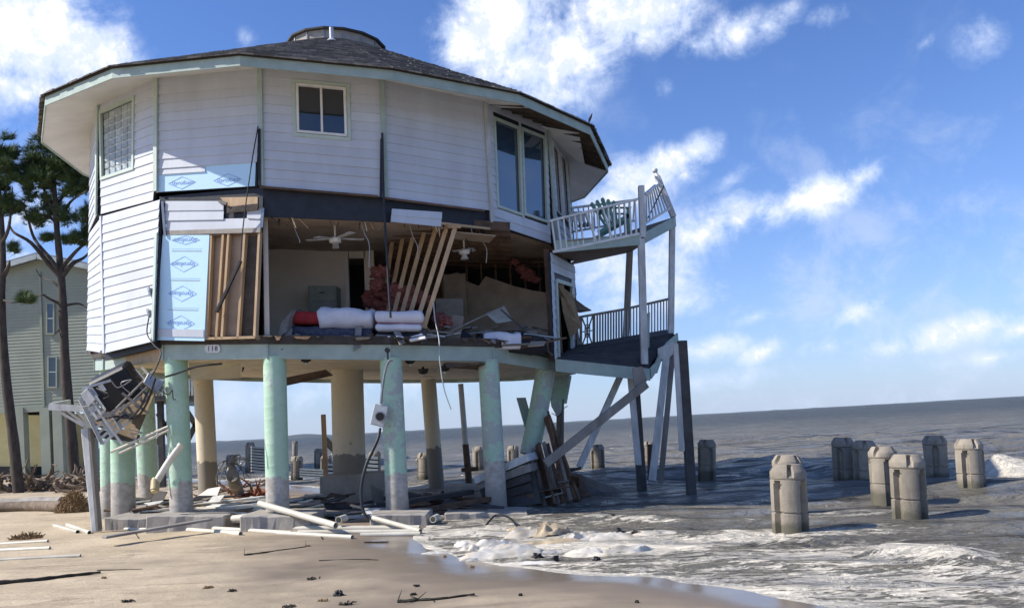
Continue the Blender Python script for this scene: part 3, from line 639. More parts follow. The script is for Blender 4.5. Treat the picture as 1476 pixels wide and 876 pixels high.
# foam board under the facet-2 boards, with its print
f2 = patch(onf(2, 224, 278), onf(2, 370, 269), ring(2, RW, zT), ring(3, RW, zT)); n2 = fn(2)
fb = slab('foam_board', [f2(.015, .005) + n2 * .004, f2(.985, .005) + n2 * .004, f2(.985, .205) + n2 * .004, f2(.015, .205) + n2 * .004], .004, 'foam_blue', house, n2)
def diamond(parent, c, xd, yd, a, b, n, wd=.008):
    p = [c - xd * a, c + yd * b, c + xd * a, c - yd * b]
    for i in range(4): bar('diamond_line', p[i] + n * .002, p[(i + 1) % 4] + n * .002, wd, .002, 'foam_print', parent, up=n)
for s in (.27, .72):
    c = f2(s, .07) + n2 * .010; xd = (f2(1, .06) - f2(0, .06)).normalized(); yd = (f2(s, .2) - f2(s, .0)).normalized()
    text_mesh('print_text', 'Styrofoam', c + n2 * .002, xd, yd, .13, 'foam_print', fb, .3); diamond(fb, c, xd, yd, .32, .13, n2)
# dark strap of torn edge hanging at the corners
bar('torn_flashing', onf(3, 373.5, 186, .08), onf(3, 374, 268, .08), .05, .03, 'black', house); bar('torn_flashing', onf(4, 550, 200, .08), onf(4, 549, 285, .08), .05, .03, 'black', house)
# --- rim band between the storeys (dark paper, bare wood at the left end)
for k in range(NS):
    n = fn(k); A, B, C, D = ring(k, RW - .06, zL), ring(k + 1, RW - .06, zL), ring(k + 1, RW - .06, zU, .02), ring(k, RW - .06, zU, .02)
    if k == 6 or k == 1: continue
    slab('rim_band', [A, B, C, D], .04, 'tar_paper', house, -n)
slab('rim_board', [onf(2, 318, 285, -.03), onf(2, 372, 284, -.03), onf(2, 372, 308, -.03), onf(2, 330, 300, -.03)], .02, 'stud', house, n2)
slab('rim_lip', [onf(3, 374, 268, .05), onf(3, 545, 282, .05), onf(3, 545, 285, .05), onf(3, 374, 271, .05)], .03, 'brown_timber', house, fn(3))
slab('rim_lip', [onf(4, 552, 284, .05), onf(4, 698, 303, .05), onf(4, 698, 305.5, .05), onf(4, 552, 287, .05)], .03, 'brown_timber', house, fn(4))
# --- floors
def disc(name, zs, r, th, mat, hole=0):
    vs = [ring(k, r, zs) for k in range(NS)] + [ring(k, r, zs, -th) for k in range(NS)]; c = sum(vs[:NS], Vector()) / NS; vs += [c, c - Vector((0, 0, th))]
    fs = [(k, (k + 1) % NS, 2 * NS) for k in range(NS)] + [((k + 1) % NS + NS, k + NS, 2 * NS + 1) for k in range(NS)] + [(k, k + NS, (k + 1) % NS + NS, (k + 1) % NS) for k in range(NS)]
    return mesh(name, vs, fs, mat, house)
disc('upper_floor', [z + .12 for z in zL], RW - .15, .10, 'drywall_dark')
zF = [z + .17 for z in zBt]
disc('lower_floor', zF, RW - .1, .165, 'floor_edge'); disc('carpet', [z + .012 for z in zF], RW - .25, .010, 'carpet')
# underside lined with radial runs of boards, one triangle to a side
zS = [z + .12 for z in zB]; cS = sum((ring(k, RB, zS) for k in range(NS)), Vector()) / NS
for k in range(NS):
    A, B = ring(k, RB - .05, zS), ring(k + 1, RB - .05, zS); nb = 14
    for j in range(nb):
        u, v_ = j / nb * .93, ((j + 1) / nb - .006) * .93
        slab('ceiling_board', [A.lerp(cS, u), B.lerp(cS, u), B.lerp(cS, v_), A.lerp(cS, v_)], .012, 'ceiling_boards', house, Vector((0, 0, 1)))
disc('joist_deck', [z + .05 for z in zS], RB - .08, .03, 'brown_timber')
# sagging ceiling sheets
for q in (((272, 523), (350, 521), (348, 545), (275, 548)), ((410, 545), (470, 533), (480, 541), (412, 556)), ((640, 523), (700, 524), (690, 533), (645, 530))):
    P4 = [U(px, py, 17.6 + i % 3 * .5) for i, (px, py) in enumerate(q)]; slab('sagging_sheet', P4, .012, 'ceiling_boards' if q[0][0] < 300 else 'brown_timber', house)
# --- green ring beam, one board to a side
for k in range(NS):
    n = fn(k); A, B, C, D = ring(k, RB + .04, zB), ring(k + 1, RB + .04, zB), ring(k + 1, RB + .04, zBt), ring(k, RB + .04, zBt)
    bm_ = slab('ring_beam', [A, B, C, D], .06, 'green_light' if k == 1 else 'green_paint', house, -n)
    bar('beam_batten', ring(k, RB + .055, zB, .002), ring(k, RB + .055, zBt, -.002), .035, .03, 'green_paint', bm_, up=fn(k))
    if k == 1:
        slab('bare_wood', [A.lerp(B, .42) + n * .003, B + n * .003, C + n * .003 - Vector((0, 0, .02)), D.lerp(C, .36) + n * .003], .006, 'stud', bm_, n)
    if k == 2: sign_k = bm_
n = fn(2); A, B = ring(2, RB + .04, zB), ring(3, RB + .04, zB); up = Vector((0, 0, 1)); xd = (B - A).normalized(); nn = n
c = A.lerp(B, .487) + up * .215 + n * .012
oval = []
for i in range(24):
    a = 2 * math.pi * (i + .5) / 24; ca, sa = math.cos(a), math.sin(a); oval.append(c + xd * (.095 * (1 if ca > 0 else -1) + .085 * ca) + up * .085 * sa)
pl = slab('house_number_plate', oval, .012, 'white_paint', house, n)
for i_, ch_ in enumerate('118'): text_mesh('numeral', ch_, c + n * .016 + xd * (i_ - 1) * .085, xd, up, .15, 'black', pl)
# --- columns
def column(xt, yt, zt, xb, yb, zb, r, mat, name='column'):
    pts = [Vector((lerp(xb, xt, i / 8), lerp(yb, yt, i / 8), lerp(zb, zt, i / 8))) for i in range(9)]
    return tube(name, pts, [r * 1.02] * 2 + [r] * 7, mat, house, 28)
def col_px(k, top, bot, r=.225, mat='column_paint', zb=-.4, rad=RB - .16):
    x, y = plan(k, rad); T_ = U(top[0], top[1], y); B_ = U(bot[0], bot[1], y); d = (B_ - T_) / (B_.z - T_.z)
    P1 = T_ + d * (zB[k % NS] + .05 - T_.z); P0 = T_ + d * (zb - T_.z)
    return column(P1.x, P1.y, P1.z, P0.x, P0.y, P0.z, r, mat)
col_px(2, (254, 525), (262, 742)); col_px(3, (396, 525), (400.5, 735)); col_px(4, (563.5, 525), (573, 735)); col_px(5, (704, 525), (716, 733))
def col_free(top, bot, y, r, mat, zt, zb=-.4, name='column'):
    T_ = U(top[0], top[1], y); B_ = U(bot[0], bot[1], y); d = (B_ - T_) / (B_.z - T_.z); P1 = T_ + d * (zt - T_.z); P0 = T_ + d * (zb - T_.z); return column(P1.x, P1.y, P1.z, P0.x, P0.y, P0.z, r, mat, name)
zq = sum(zB) / NS + .1
col_free((176, 560), (178, 743), 18.9, .25, 'column_paint', zB[1] + .05); col_free((157, 600), (158, 741), 20.6, .2, 'column_paint', zB[0] + .05)
col_free((207, 560), (215, 722), 22.2, .25, 'column_paint', zB[15] + .05); col_free((293, 550), (301, 716), 24.2, .27, 'column_tan', zB[14] + .05)
col_free((618, 555), (630, 708), 26.8, .24, 'column_tan', zB[10] + .08); col_free((500, 530), (504, 685), 22.8, .43, 'column_tan', zq + .05, name='central_column')
tube('wood_piling', [U(664, 553, 26), U(671, 640, 26)], [.085, .09], 'weathered_white', house, 10); tube('wood_piling', [U(671, 640, 26), U(677, 705, 26)], [.10, .11], 'brown_timber', house, 10)
P = U(505, 727, 22.4); A = U(461, 727, 21.9); B = U(553, 727, 21.9); zt = U(505, 684, 21.9).z
slab('pedestal', [(A.x, 21.9, -.5), (B.x, 21.9, -.5), (B.x, 21.9, zt), (A.x, 21.9, zt)], 1.7, 'concrete', house, Vector((0, 1, 0)), bevel=.03)
# broken column: green stub hanging from the beam, shattered foot
x6, y6 = plan(6, RB - .16)
T6, B6 = U(789, 533, y6), U(763, 655, y6 - .3)
brk_c = tube('broken_column', [T6 + Vector((0, 0, .15)), T6.lerp(B6, .5), B6], [.235, .23, .225], 'column_paint', house, 24)
for (a, b, w1) in (((757, 655), (778, 728), .20), ((772, 662), (790, 728), .22), ((783, 668), (806, 722), .18), ((765, 660), (768, 690), .12)): bar('shattered_concrete', U(*a, y6 - .35), U(*b, y6 - .5) + Vector((0, 0, -.1)), w1, .12, 'column_paint', brk_c, w2=w1 * 1.3, bevel=.02)
for (a, b) in (((766, 655), (775, 690)), ((772, 657), (790, 700)), ((760, 656), (768, 700))): tube('rebar', curve_pts([U(*a, y6 - .4), U((a[0] + b[0]) / 2 + 4, (a[1] + b[1]) / 2, y6 - .6), U(*b, y6 - .4)]), .012, 'brown_timber', brk_c, 6)
tube('broken_column', [U(811, 540, 22.2), U(806, 580, 22.2)], [.24, .2], 'column_paint', house, 20)
bar('torn_sheet', U(751, 573, 20.6), U(770, 640, 20.3), .28, .02, 'green_paint', house); slab('torn_sheet', [U(790, 545, 21.3), U(815, 540, 21.5), U(813, 590, 21.5), U(803, 600, 21.4), U(795, 585, 21.3)], .02, 'column_paint', house)
tube('torn_wire', curve_pts([U(795, 595, 21), U(806, 600, 21.1), U(811, 590, 21.2), U(818, 585, 21)]), .01, 'black', house, 5)
# lanterns under the house
for (px, py, y) in ((344, 534, 18.5), (441, 519, 17.4), (591, 521, 17.6), (610, 536, 19.2), (641, 532, 18.6)):
    p = U(px, py, y); L_ = tube('ceiling_lamp', [p + Vector((0, 0, .12)), p + Vector((0, 0, .07)), p + Vector((0, 0, .07)), p + Vector((0, 0, -.02)), p + Vector((0, 0, -.05))], [.03, .03, .13, .10, .04], 'black', house, 8)
    tube('lamp_glass', [p + Vector((0, 0, -.051)), p + Vector((0, 0, -.10))], [.035, .012], 'galv', L_, 6)
# ------------------------------------------------------------------ lower storey
def low_patch(k, r=RW): return patch(ring(k, r, zF, -.05), ring(k + 1, r, zF, -.05), ring(k, r, zL), ring(k + 1, r, zL))
# facet 1: still boarded, its foot kicked outwards; facet 0 beyond it
n = fn(1); f1 = patch(onf(1, 152, 509, .12), onf(1, 222.5, 492, .12), onf(1, 147, 312), onf(1, 231, 288))
wl = sheath('lower_wall', f1, [], n, 'tar_paper', house); clap(wl, f1, rowsof(f1), n)
bar('corner_trim', f1(1, 0) + n * .04, f1(.985, .76) + n * .04, .09, .03, 'green_light', house, up=n); bar('corner_trim', f1(0, 0) + n * .03, f1(0, 1) + n * .03, .07, .03, 'siding', house, up=n)
n0 = fn(0); f0 = patch(ring(0, RW, zF, .05), f1(0, 0) - n * .05, ring(0, RW, zU, -.02), f1(0, 1)); wl = sheath('lower_wall', f0, [], n0, 'siding', house); clap(wl, f0, rowsof(f0), n0)
for (px, py, h) in ((217, 421, .16), (215.5, 451, .12)):
    p = onf(1, px, py, .13); bx = bar('outdoor_outlet', p - Vector((0, 0, h / 2)), p + Vector((0, 0, h / 2)), .09, .06, 'metal_grey', house, up=n, bevel=.01); bar('cover', p + n * .04 + Vector((0, 0, .02)), p + n * .05 + Vector((0, 0, h * .7)), .07, .02, 'galv', bx, up=n)
tube('loose_wire', curve_pts([onf(1, 215, 455, .16), onf(1, 212, 480, .2), onf(1, 222, 497, .25), onf(1, 232, 508, .25), onf(1, 225, 530, .4), onf(1, 216, 545, .5)]), .013, 'black', house, 6)
bar('gap_shade_bar', onf(1, 155, 513, -.05), onf(1, 228, 495, -.05), .12, .18, 'tar_paper', house)  # dark bar in the gap above the beam, the gap's shade as its colour
# facets 7..15 closed, plain boards (far side of the house)
for k in list(range(7, 16)):
    n = fn(k); f = low_patch(k); wl = sheath('lower_wall', f, [], n, 'drywall', house); clap(wl, f, 6, n)
# facet 2: foam sheet, three boards left at the top, bare studs
n = fn(2); o2 = lambda x, y, d=0: onf(2, x, y, d)
fs2 = patch(o2(237, 333), o2(378, 329), o2(239, 290), o2(376, 290)); wl = sheath('lower_wall', patch(o2(237, 333), o2(378, 329), o2(237, 284), o2(378, 284)), [], n, 'tar_paper', house, off=-.05, th=.03)
clap(wl, fs2, 3, n, [(.62, 1.01, .34, 1.01)]); clap(wl, fs2, 3, n, s0=.86, skip=(0, 2), jit=.03)
bar('torn_paper', o2(327, 303, .04), o2(372, 298, .06), .13, .02, 'floor_edge', wl, up=n); bar('torn_paper', o2(316, 290, .03), o2(327, 294, .08), .06, .03, 'black', wl, up=n)
bar('sill_flashing', o2(240, 336, .01), o2(376, 332, .02), .05, .09, 'concrete', wl)
fbq = [o2(225, 490, .02), o2(295.5, 491.5, .02), o2(303, 339, .0), o2(236, 339, .0)]
fb = slab('foam_board', fbq, .03, 'foam_blue', house, n); ff = patch(fbq[0], fbq[1], fbq[3], fbq[2])
slab('siding_offcut', [ff(.005, .035) + n * .032, ff(.99, .035) + n * .032, ff(.985, .105) + n * .032, ff(.01, .105) + n * .032], .012, 'siding', fb, n)
xd = (ff(0, .5) - ff(1, .5)).normalized(); yd = (ff(.5, 0) - ff(.5, 1)).normalized()     # the sheet was hung upside down
for i, t in enumerate((.16, .44, .72, .95)):
    c = ff(.5, t) + n * .033; sz = .135
    text_mesh('print_text', 'Styrofoam', c + n * .002, xd, yd, sz, 'foam_print', fb, .3); diamond(fb, c, xd, yd, .33, .16 if i < 3 else .09, n, .007)
    if i < 3:
        for j in range(2): bar('print_line', ff(.22, t + .125 + j * .022) + n * .034, ff(.85, t + .125 + j * .022) + n * .034, .012, .002, 'foam_blue' if j else 'vinyl', fb, up=n)
for (a, b) in (((306, 340), (299, 488)), ((323, 338), (313, 488)), ((331, 337), (321, 488)), ((354, 336), (344, 488)), ((375, 334), (368, 486))): bar('wall_stud', o2(*a, -.02), o2(*b, -.02), .05, .09, 'stud', house, up=n)
bar('sole_plate', o2(296, 488, -.02), o2(369, 486, -.02), .09, .05, 'stud', house); bar('top_plate', o2(303, 340, -.03), o2(377, 334, -.03), .09, .05, 'brown_timber', house)
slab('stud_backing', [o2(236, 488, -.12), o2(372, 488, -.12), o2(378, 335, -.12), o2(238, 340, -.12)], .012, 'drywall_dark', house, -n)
slab('torn_panel', [o2(346, 486, -.08), o2(365, 486, -.08), o2(372, 340, -.08), o2(358, 340, -.08)], .01, 'floor_edge', house, -n)
bar('loose_strip', o2(347, 376, .08), o2(312, 450, .1), .07, .05, 'black', house, up=n, bevel=.01); tube('loose_wire', curve_pts([o2(372, 182, .15), o2(362, 240, .2), o2(350, 330, .12), o2(347, 376, .1)]), .012, 'black', house, 6)
bar('torn_flashing', o2(234, 290, .05), o2(238, 340, .06), .05, .03, 'metal_grey', house); bar('torn_flashing', o2(379, 300, .03), o2(377, 328, .05), .06, .03, 'metal_grey', house)
# hanging piece of siding under the band on facet 4
n = fn(4); fh = patch(onf(4, 563, 320, .1), onf(4, 635, 327, .1), onf(4, 565, 301, .1), onf(4, 637, 306, .1)); hw = sheath('hanging_siding', fh, [], n, 'siding', house, off=-.01, th=.01); clap(hw, fh, 2, n)
bar('hanging_batten', onf(4, 610, 319, .05), onf(4, 706, 330, .1), .05, .05, 'stud', house)
bar('ceiling_lath', onf(3, 430, 318, -1), onf(3, 545, 322, -.5), .1, .03, 'stud', house)
# interior partitions
def wallq(name, pts, th, mat, nn=Vector((0, 1, 0))): return slab(name, pts, th, mat, house, nn)
YB = 20.6
def VZ(px, zf, y):   # point above photo column px at depth y, z from function
    p = U(px, 450, y); return Vector((p.x, y, zf))
zfl = sum(zF) / NS + .1; zcl = sum(zL) / NS
def fz(x, y): return zfl - .25 + (x - CX) * -.052
def cz(x, y): return zcl + .15 + (x - CX) * -.065
def stand(px0, px1, y0, y1, name, mat, top=None, bot=None, th=.1):
    a, b = U(px0, 420, y0), U(px1, 420, y1)
    q = [Vector((a.x, y0, fz(a.x, y0) if bot is None else bot)), Vector((b.x, y1, fz(b.x, y1) if bot is None else bot)), Vector((b.x, y1, cz(b.x, y1) if top is None else top)), Vector((a.x, y0, cz(a.x, y0) if top is None else top))]
    return wallq(name, q, th, mat)
stand(372, 503, YB, YB, 'partition', 'drywall'); stand(526, 540, YB, YB, 'partition', 'drywall')
# lintel above the doorway; wall behind coloured near-black for the room's shade
a = U(503, 372, YB); b = U(526, 372, YB); wallq('partition', [a, b, Vector((b.x, YB, cz(b.x, 0))), Vector((a.x, YB, cz(a.x, 0)))], .1, 'drywall')
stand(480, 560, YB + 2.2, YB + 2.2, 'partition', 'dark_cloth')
a = ring(3, RW - .3, zF); bb_ = U(372, 420, YB); wallq('partition', [Vector((a.x, a.y, a.z)), Vector((bb_.x, YB, a.z)), Vector((bb_.x, YB, cz(bb_.x, 0))), Vector((a.x, a.y, cz(a.x, 0)))], .1, 'drywall', Vector((-1, 0, 0)))
stand(498, 503, YB - .02, YB - .02, 'door_jamb', 'soffit_white', top=U(503, 368, YB).z, th=.03)
# right hand rooms: broken drywall below open stud bays
w1 = U(500, 420, 22.6)
stand(540, 640, 22.6, 22.2, 'partition', 'brown_timber')
zr = U(700, 405, 22.0).z
aR, bR = U(636, 420, 22.2), U(800, 420, 21.6)
pts = []
rg = [(636, 398), (660, 392), (672, 405), (690, 412), (700, 398), (720, 405), (740, 412), (765, 418), (790, 422), (806, 426)]
dw = [U(px, py, lerp(22.2, 21.6, (px - 636) / 164)) for px, py in rg]
vs = [Vector((p.x, p.y, fz(p.x, 0))) for p in dw] + dw; m_ = len(dw); vs += [p + Vector((0, .03, 0)) for p in vs]
fs = [(i, i + 1, i + 1 + m_, i + m_) for i in range(m_ - 1)] + [(2 * m_ + i, 3 * m_ + i, 3 * m_ + i + 1, 2 * m_ + i + 1) for i in range(m_ - 1)] + [(m_ + i, m_ + i + 1, 3 * m_ + i + 1, 3 * m_ + i) for i in range(m_ - 1)]
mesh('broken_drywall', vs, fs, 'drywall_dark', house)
for px in (640, 674, 695, 716, 737, 758, 779, 798):
    p = U(px, 420, lerp(22.25, 21.65, (px - 636) / 164)); bar('wall_stud', (p.x, p.y + .06, fz(p.x, 0)), (p.x, p.y + .06, cz(p.x, 0)), .045, .09, 'brown_timber', house)
p, q = U(640, 378, 22.2), U(800, 378, 21.6); bar('wall_plate', p, q, .09, .05, 'brown_timber', house)
stand(630, 820, 23.6, 23.0, 'partition', 'dark_cloth'); stand(640, 672, 21.9, 21.9, 'kitchen_panel', 'drywall_dark', top=U(650, 395, 21.9).z)  # wall behind the bays coloured near-black to stand for the room's shade
p = U(641, 456, 20.6); slab('counter', [U(628, 462, 20.6), U(667, 462, 20.6), U(667, 430, 20.6), U(628, 430, 20.6)], .5, 'concrete', house, Vector((0, 1, 0)))
for q in (((383, 312), (556, 322), (556, 345), (384, 338)),): slab('ceiling_sheet', [Vector((p_.x, y_, cz(p_.x, 0) - .03)) for (px_, py_), y_ in zip(q, (17.0, 17.3, YB, YB)) for p_ in (U(px_, py_, y_),)], .02, 'drywall', house, Vector((0, 0, 1)))
# second storey joists seen from below, torn plaster ceiling
for j in range(9):
    y = 17.6 + j * .55; a = U(560, 300, y); b = U(735, 330, y + .6); bar('ceiling_joist', (a.x, y, cz(a.x, 0) - .12), (b.x, y + .6, cz(b.x, 0) - .12), .05, .2, 'brown_timber', house)
for q in (((382, 313), (500, 316), (520, 330), (384, 322)), ((650, 334), (715, 340), (705, 350), (655, 345))): slab('plaster_sheet', [U(px, py, 17.6 + .9 * (i > 1)) for i, (px, py) in enumerate(q)], .015, 'drywall_dark', house)
# leaning stud wall between the rooms
tops = [(568, 331), (583, 331), (598, 331), (613, 330), (628, 330), (643, 330), (656, 329)]; bots = [(548, 470), (555, 472), (562, 475), (572, 478), (583, 480), (595, 483), (607, 485)]
for i, (a, b) in enumerate(zip(tops, bots)):
    y = lerp(19.6, 17.4, i / 6); bar('wall_stud', U(*a, y), U(*b, y + .1), .05, .09, 'stud', house, up=(1, 0, 0))
bar('top_plate', U(560, 327, 19.8), U(662, 327, 17.3), .09, .05, 'stud', house); bar('sole_plate', U(540, 474, 19.8), U(612, 488, 17.3), .09, .05, 'stud', house)
# wall end at the right: facet 6 with its doorway, leaning post, and torn bits
n = fn(6); o6 = lambda x, y, d=0: onf(6, x, y, d)
f6 = patch(o6(799, 517), o6(827, 500), o6(793, 364), o6(828, 384)); wl = sheath('lower_wall', f6, [(.12, .8, 0, .76)], n, 'tar_paper', house); clap(wl, f6, 11, n, [(.10, .84, -.1, .78)], mat='siding')
dfr = [f6(.14, 0), f6(.80, 0), f6(.80, .74), f6(.14, .74)]
for a, b in ((0, 3), (1, 2), (3, 2)): bar('door_frame', dfr[a] + n * .04, dfr[b] + n * .04, .09, .05, 'green_light' if a != 1 else 'green_paint', wl, up=n)
bar('door_leaf', f6(.72, .01) - n * .35, f6(.72, .7) - n * .35, .5, .04, 'cabinet', house, up=(1, .4, 0))
bar('corner_post', U(793, 366, 19.7), U(800, 517, 19.75), .10, .08, 'green_light', house); bar('corner_post', U(787, 360, 19.9), U(796, 520, 19.9), .12, .12, 'brown_timber', house)
for q, m_, y in ((((806, 410), (826, 425), (838, 470), (822, 488), (812, 450)), 'paper_brown', 21.0), (((822, 424), (838, 438), (853, 447), (836, 450), (824, 446)), 'grey_timber', 21.6), (((795, 395), (812, 405), (815, 430), (800, 420)), 'paper_brown', 20.6)): slab('torn_panel', [U(*p, y + .15 * (i % 2)) for i, p in enumerate(q)], .02, m_, house)
tube('hanging_cord', curve_pts([U(625, 437, 17.2), U(627, 460, 17.1), U(633, 490, 16.9), U(634, 520, 16.8), U(640, 560, 16.8), U(650, 590, 16.8)]), .014, 'vinyl', house, 6)
tube('conduit', curve_pts([onf(4, 551, 192, .12), onf(4, 553, 285, .14), onf(4, 557, 360, .15), onf(4, 563, 458, .2)], 4), .024, 'tar_paper', house, 8)
# ------ decks on the sea side (parts of the house)
def deck(name, poly, th, mat):
    o = slab(name, poly, -th, mat, house, Vector((0, 0, 1))); return o
def baluster_run(parent, a0, a1, b0, b1, cnt, mat, w_=.036, skip=(), lean=()):
    """posts between lower line a0-b0 and upper line a1-b1"""
    for i in range(cnt):
        if i in skip: continue
        t = (i + .5) / cnt; p, q = a0.lerp(b0, t), a1.lerp(b1, t)
        if i in lean: p = p + (b0 - a0).normalized() * .22
        bar('baluster', p, q, w_, w_, mat, parent, up=(b0 - a0))
uA, uB, uC, uD, uH = U(800, 349, 19.6), U(926, 338, 20.5), U(972, 314, 21.6), U(908, 352, 23.2), Vector((1.6, 24.2, 0)); uH.z = uD.z - .1
uW = Vector((1.25, 20.4, uA.z + .05)); uV = Vector((1.75, 22.5, (uA.z + uD.z) / 2))
ud = deck('upper_deck', [uA, uB, uC, uD, uH, uV, uW], .05, 'brown_timber')
def drop(p, d): return p - Vector((0, 0, d))
def fascia(parent, a, b, h, mat, nrm): slab('deck_fascia', [drop(a, h), drop(b, h), b + Vector((0, 0, .03)), a + Vector((0, 0, .03))], .04, mat, parent, nrm)
fascia(ud, uA, uB, .26, 'green_paint', Vector((0, -1, 0))); fascia(ud, uB, uC, .24, 'green_paint', Vector((.7, -.7, 0)).normalized()); fascia(ud, uC, uD, .2, 'green_paint', Vector((.2, 1, 0)).normalized())
for j in range(9):
    t = (j + .5) / 9; a = uA.lerp(uB, t); b = uH.lerp(uD, t); bar('deck_joist', drop(a, .10) + Vector((0, .08, 0)), drop(b, .10), .05, .08, 'brown_timber', ud)
for j in range(16):
    t = j / 16; a, b = uA.lerp(uW.lerp(uH, .0), 0).lerp(uH, t), uB.lerp(uC, min(1, t * 1.9)).lerp(uD, max(0, t * 1.9 - 1) / .9); slab('deck_board', [a + Vector((.3, .02, .012)), b + Vector((0, .02, .012)), b + Vector((0, .2, .012)), a + Vector((.3, .2, .012))], .025, 'grey_timber', ud, Vector((0, 0, 1)))
slab('deck_lining', [drop(q_, .23) for q_ in (uA + Vector((.06, .06, 0)), uB + Vector((-.06, .06, 0)), uC + Vector((-.08, 0, 0)), uD, uH, uV, uW)], .015, 'brown_timber', ud, Vector((0, 0, 1)))
rA0, rA1, rB0, rB1 = U(797, 363, 19.55), U(791, 319, 19.5), U(921, 337, 20.4), U(919, 287, 20.4)
bar('bottom_rail', rA0, rB0, .05, .06, 'white_paint', ud); bar('top_rail', rA1, rB1, .09, .05, 'white_paint', ud); baluster_run(ud, rA0, rA1, rB0, rB1, 16, 'white_paint', lean=(6, 9))
bar('rail_post', U(927, 345, 20.5), U(924, 268, 20.5), .15, .15, 'weathered_white', ud, bevel=.012)
pc0, pc1 = U(971, 313, 21.6), U(947, 254, 21.6); bar('rail_post', pc0, pc1, .14, .14, 'weathered_white', ud, bevel=.012)
bm = bmesh.new(); bmesh.ops.create_uvsphere(bm, u_segments=14, v_segments=10, radius=.075); bmesh.ops.translate(bm, verts=bm.verts, vec=U(944, 246, 21.6)); me = bpy.data.meshes.new('ball_finial'); bm.to_mesh(me); bm.free(); link('ball_finial', me, 'white_paint', ud)
tube('finial_neck', [pc1, U(945, 249, 21.6)], [.07, .04], 'white_paint', ud, 10)
c0, c1, d0, d1 = U(930, 322, 20.6), U(930, 280, 20.6), U(966, 300, 21.5), U(950, 263, 21.5)
bar('bottom_rail', c0, d0, .05, .05, 'white_paint', ud); bar('top_rail', c1, d1, .08, .05, 'white_paint', ud); baluster_run(ud, c0, c1, d0, d1, 8, 'white_paint', .034)
tube('loose_cable', [U(932, 318, 20.7), U(957, 268, 21.3)], .015, 'black', ud, 6)
e0, e1, g0, g1 = U(826, 334, 22.4), U(822, 300, 22.4), U(916, 318, 22.6), U(918, 288, 22.6); bar('bottom_rail', e0, g0, .05, .05, 'white_paint', ud); bar('top_rail', e1, g1, .08, .05, 'white_paint', ud); baluster_run(ud, e0, e1, g0, g1, 13, 'white_paint', .034)
# lower deck
lA, lB, lC, lD, lE = U(800, 519, 19.6), U(936, 533, 20.5), U(973, 482, 21.5), U(962, 477, 23.0), U(823, 501, 22.3)
ld = deck('lower_deck', [lA, lB, lC, lD, lE], .05, 'dark_timber')
fascia(ld, lA, lB, .26, 'green_paint', Vector((0, -1, 0)))
twist = [(936, 530, 20.5), (944, 522, 20.6), (951, 505, 20.8), (960, 493, 21.2), (975, 480, 21.5)]
for i in range(4):
    a, b = U(*twist[i]), U(*twist[i + 1]); slab('deck_fascia', [drop(a, .27), drop(b, .22), b, a], .05, 'green_paint', ld, Vector((.6, -.8, 0)).normalized())
def ldk(t): return lA.lerp(lE, t) + Vector((.05, 0, .02)), lB.lerp(lC.lerp(lD, max(0, t * 2 - 1)), min(1, t * 2)) + Vector((-.05, 0, .02))
for j in range(16):
    (a, b), (c_, d_) = ldk(j / 16), ldk((j + .96) / 16); slab('deck_board', [a, b, d_, c_], .022 + .002 * (j % 2), 'dark_timber', ld, Vector((0, 0, 1)))
for j in range(6):
    t = (j + .5) / 6; bar('deck_joist', drop(lA.lerp(lB, t), .14) + Vector((0, .1, 0)), drop(lE.lerp(lD, t), .14), .05, .18, 'brown_timber', ld)
r0, r1 = U(823, 502, 22.3), U(823, 459, 22.3); s0_, s1_ = U(898, 494, 22.8), U(898, 446, 22.8); t0_, t1_ = U(963, 476, 23.0), U(963, 431, 23.0)
for a, b in ((r0, s0_), (s0_, t0_)): bar('bottom_rail', a, b, .05, .06, 'weathered_white', ld)
for a, b in ((r1, s1_), (s1_, t1_)): bar('top_rail', a, b, .09, .06, 'grey_timber', ld)
rs = lambda t: (r0.lerp(s0_, t), r1.lerp(s1_, t))
q0, q1 = rs(.20), rs(.42); baluster_run(ld, r0, r1, q0[0], q0[1], 4, 'grey_timber', .036); baluster_run(ld, q1[0], q1[1], s0_, s1_, 11, 'grey_timber', .036); baluster_run(ld, s0_, s1_, t0_, t1_, 15, 'weathered_white', .034)  # left balusters in greyer timber: their backlit darkness is put into the colour
for a, b in ((q0[0], q1[1]), (q0[1], q1[0]), (q0[0].lerp(q1[0], .5), q0[1].lerp(q1[1], .5)), (q0[0].lerp(q0[1], .5), q1[0].lerp(q1[1], .5)), (q0[0], q0[1]), (q1[0], q1[1])): bar('starburst_bar', a, b, .035, .03, 'grey_timber', ld)
mid = (q0[0] + q1[1]) / 2
for i in range(4):
    a = math.pi / 4 + i * math.pi / 2; b = a + math.pi / 2; ex = (q1[0] - q0[0]) * .28; ey = (q0[1] - q0[0]) * .28
    bar('starburst_bar', mid + ex * math.cos(a) + ey * math.sin(a), mid + ex * math.cos(b) + ey * math.sin(b), .03, .03, 'grey_timber', ld)
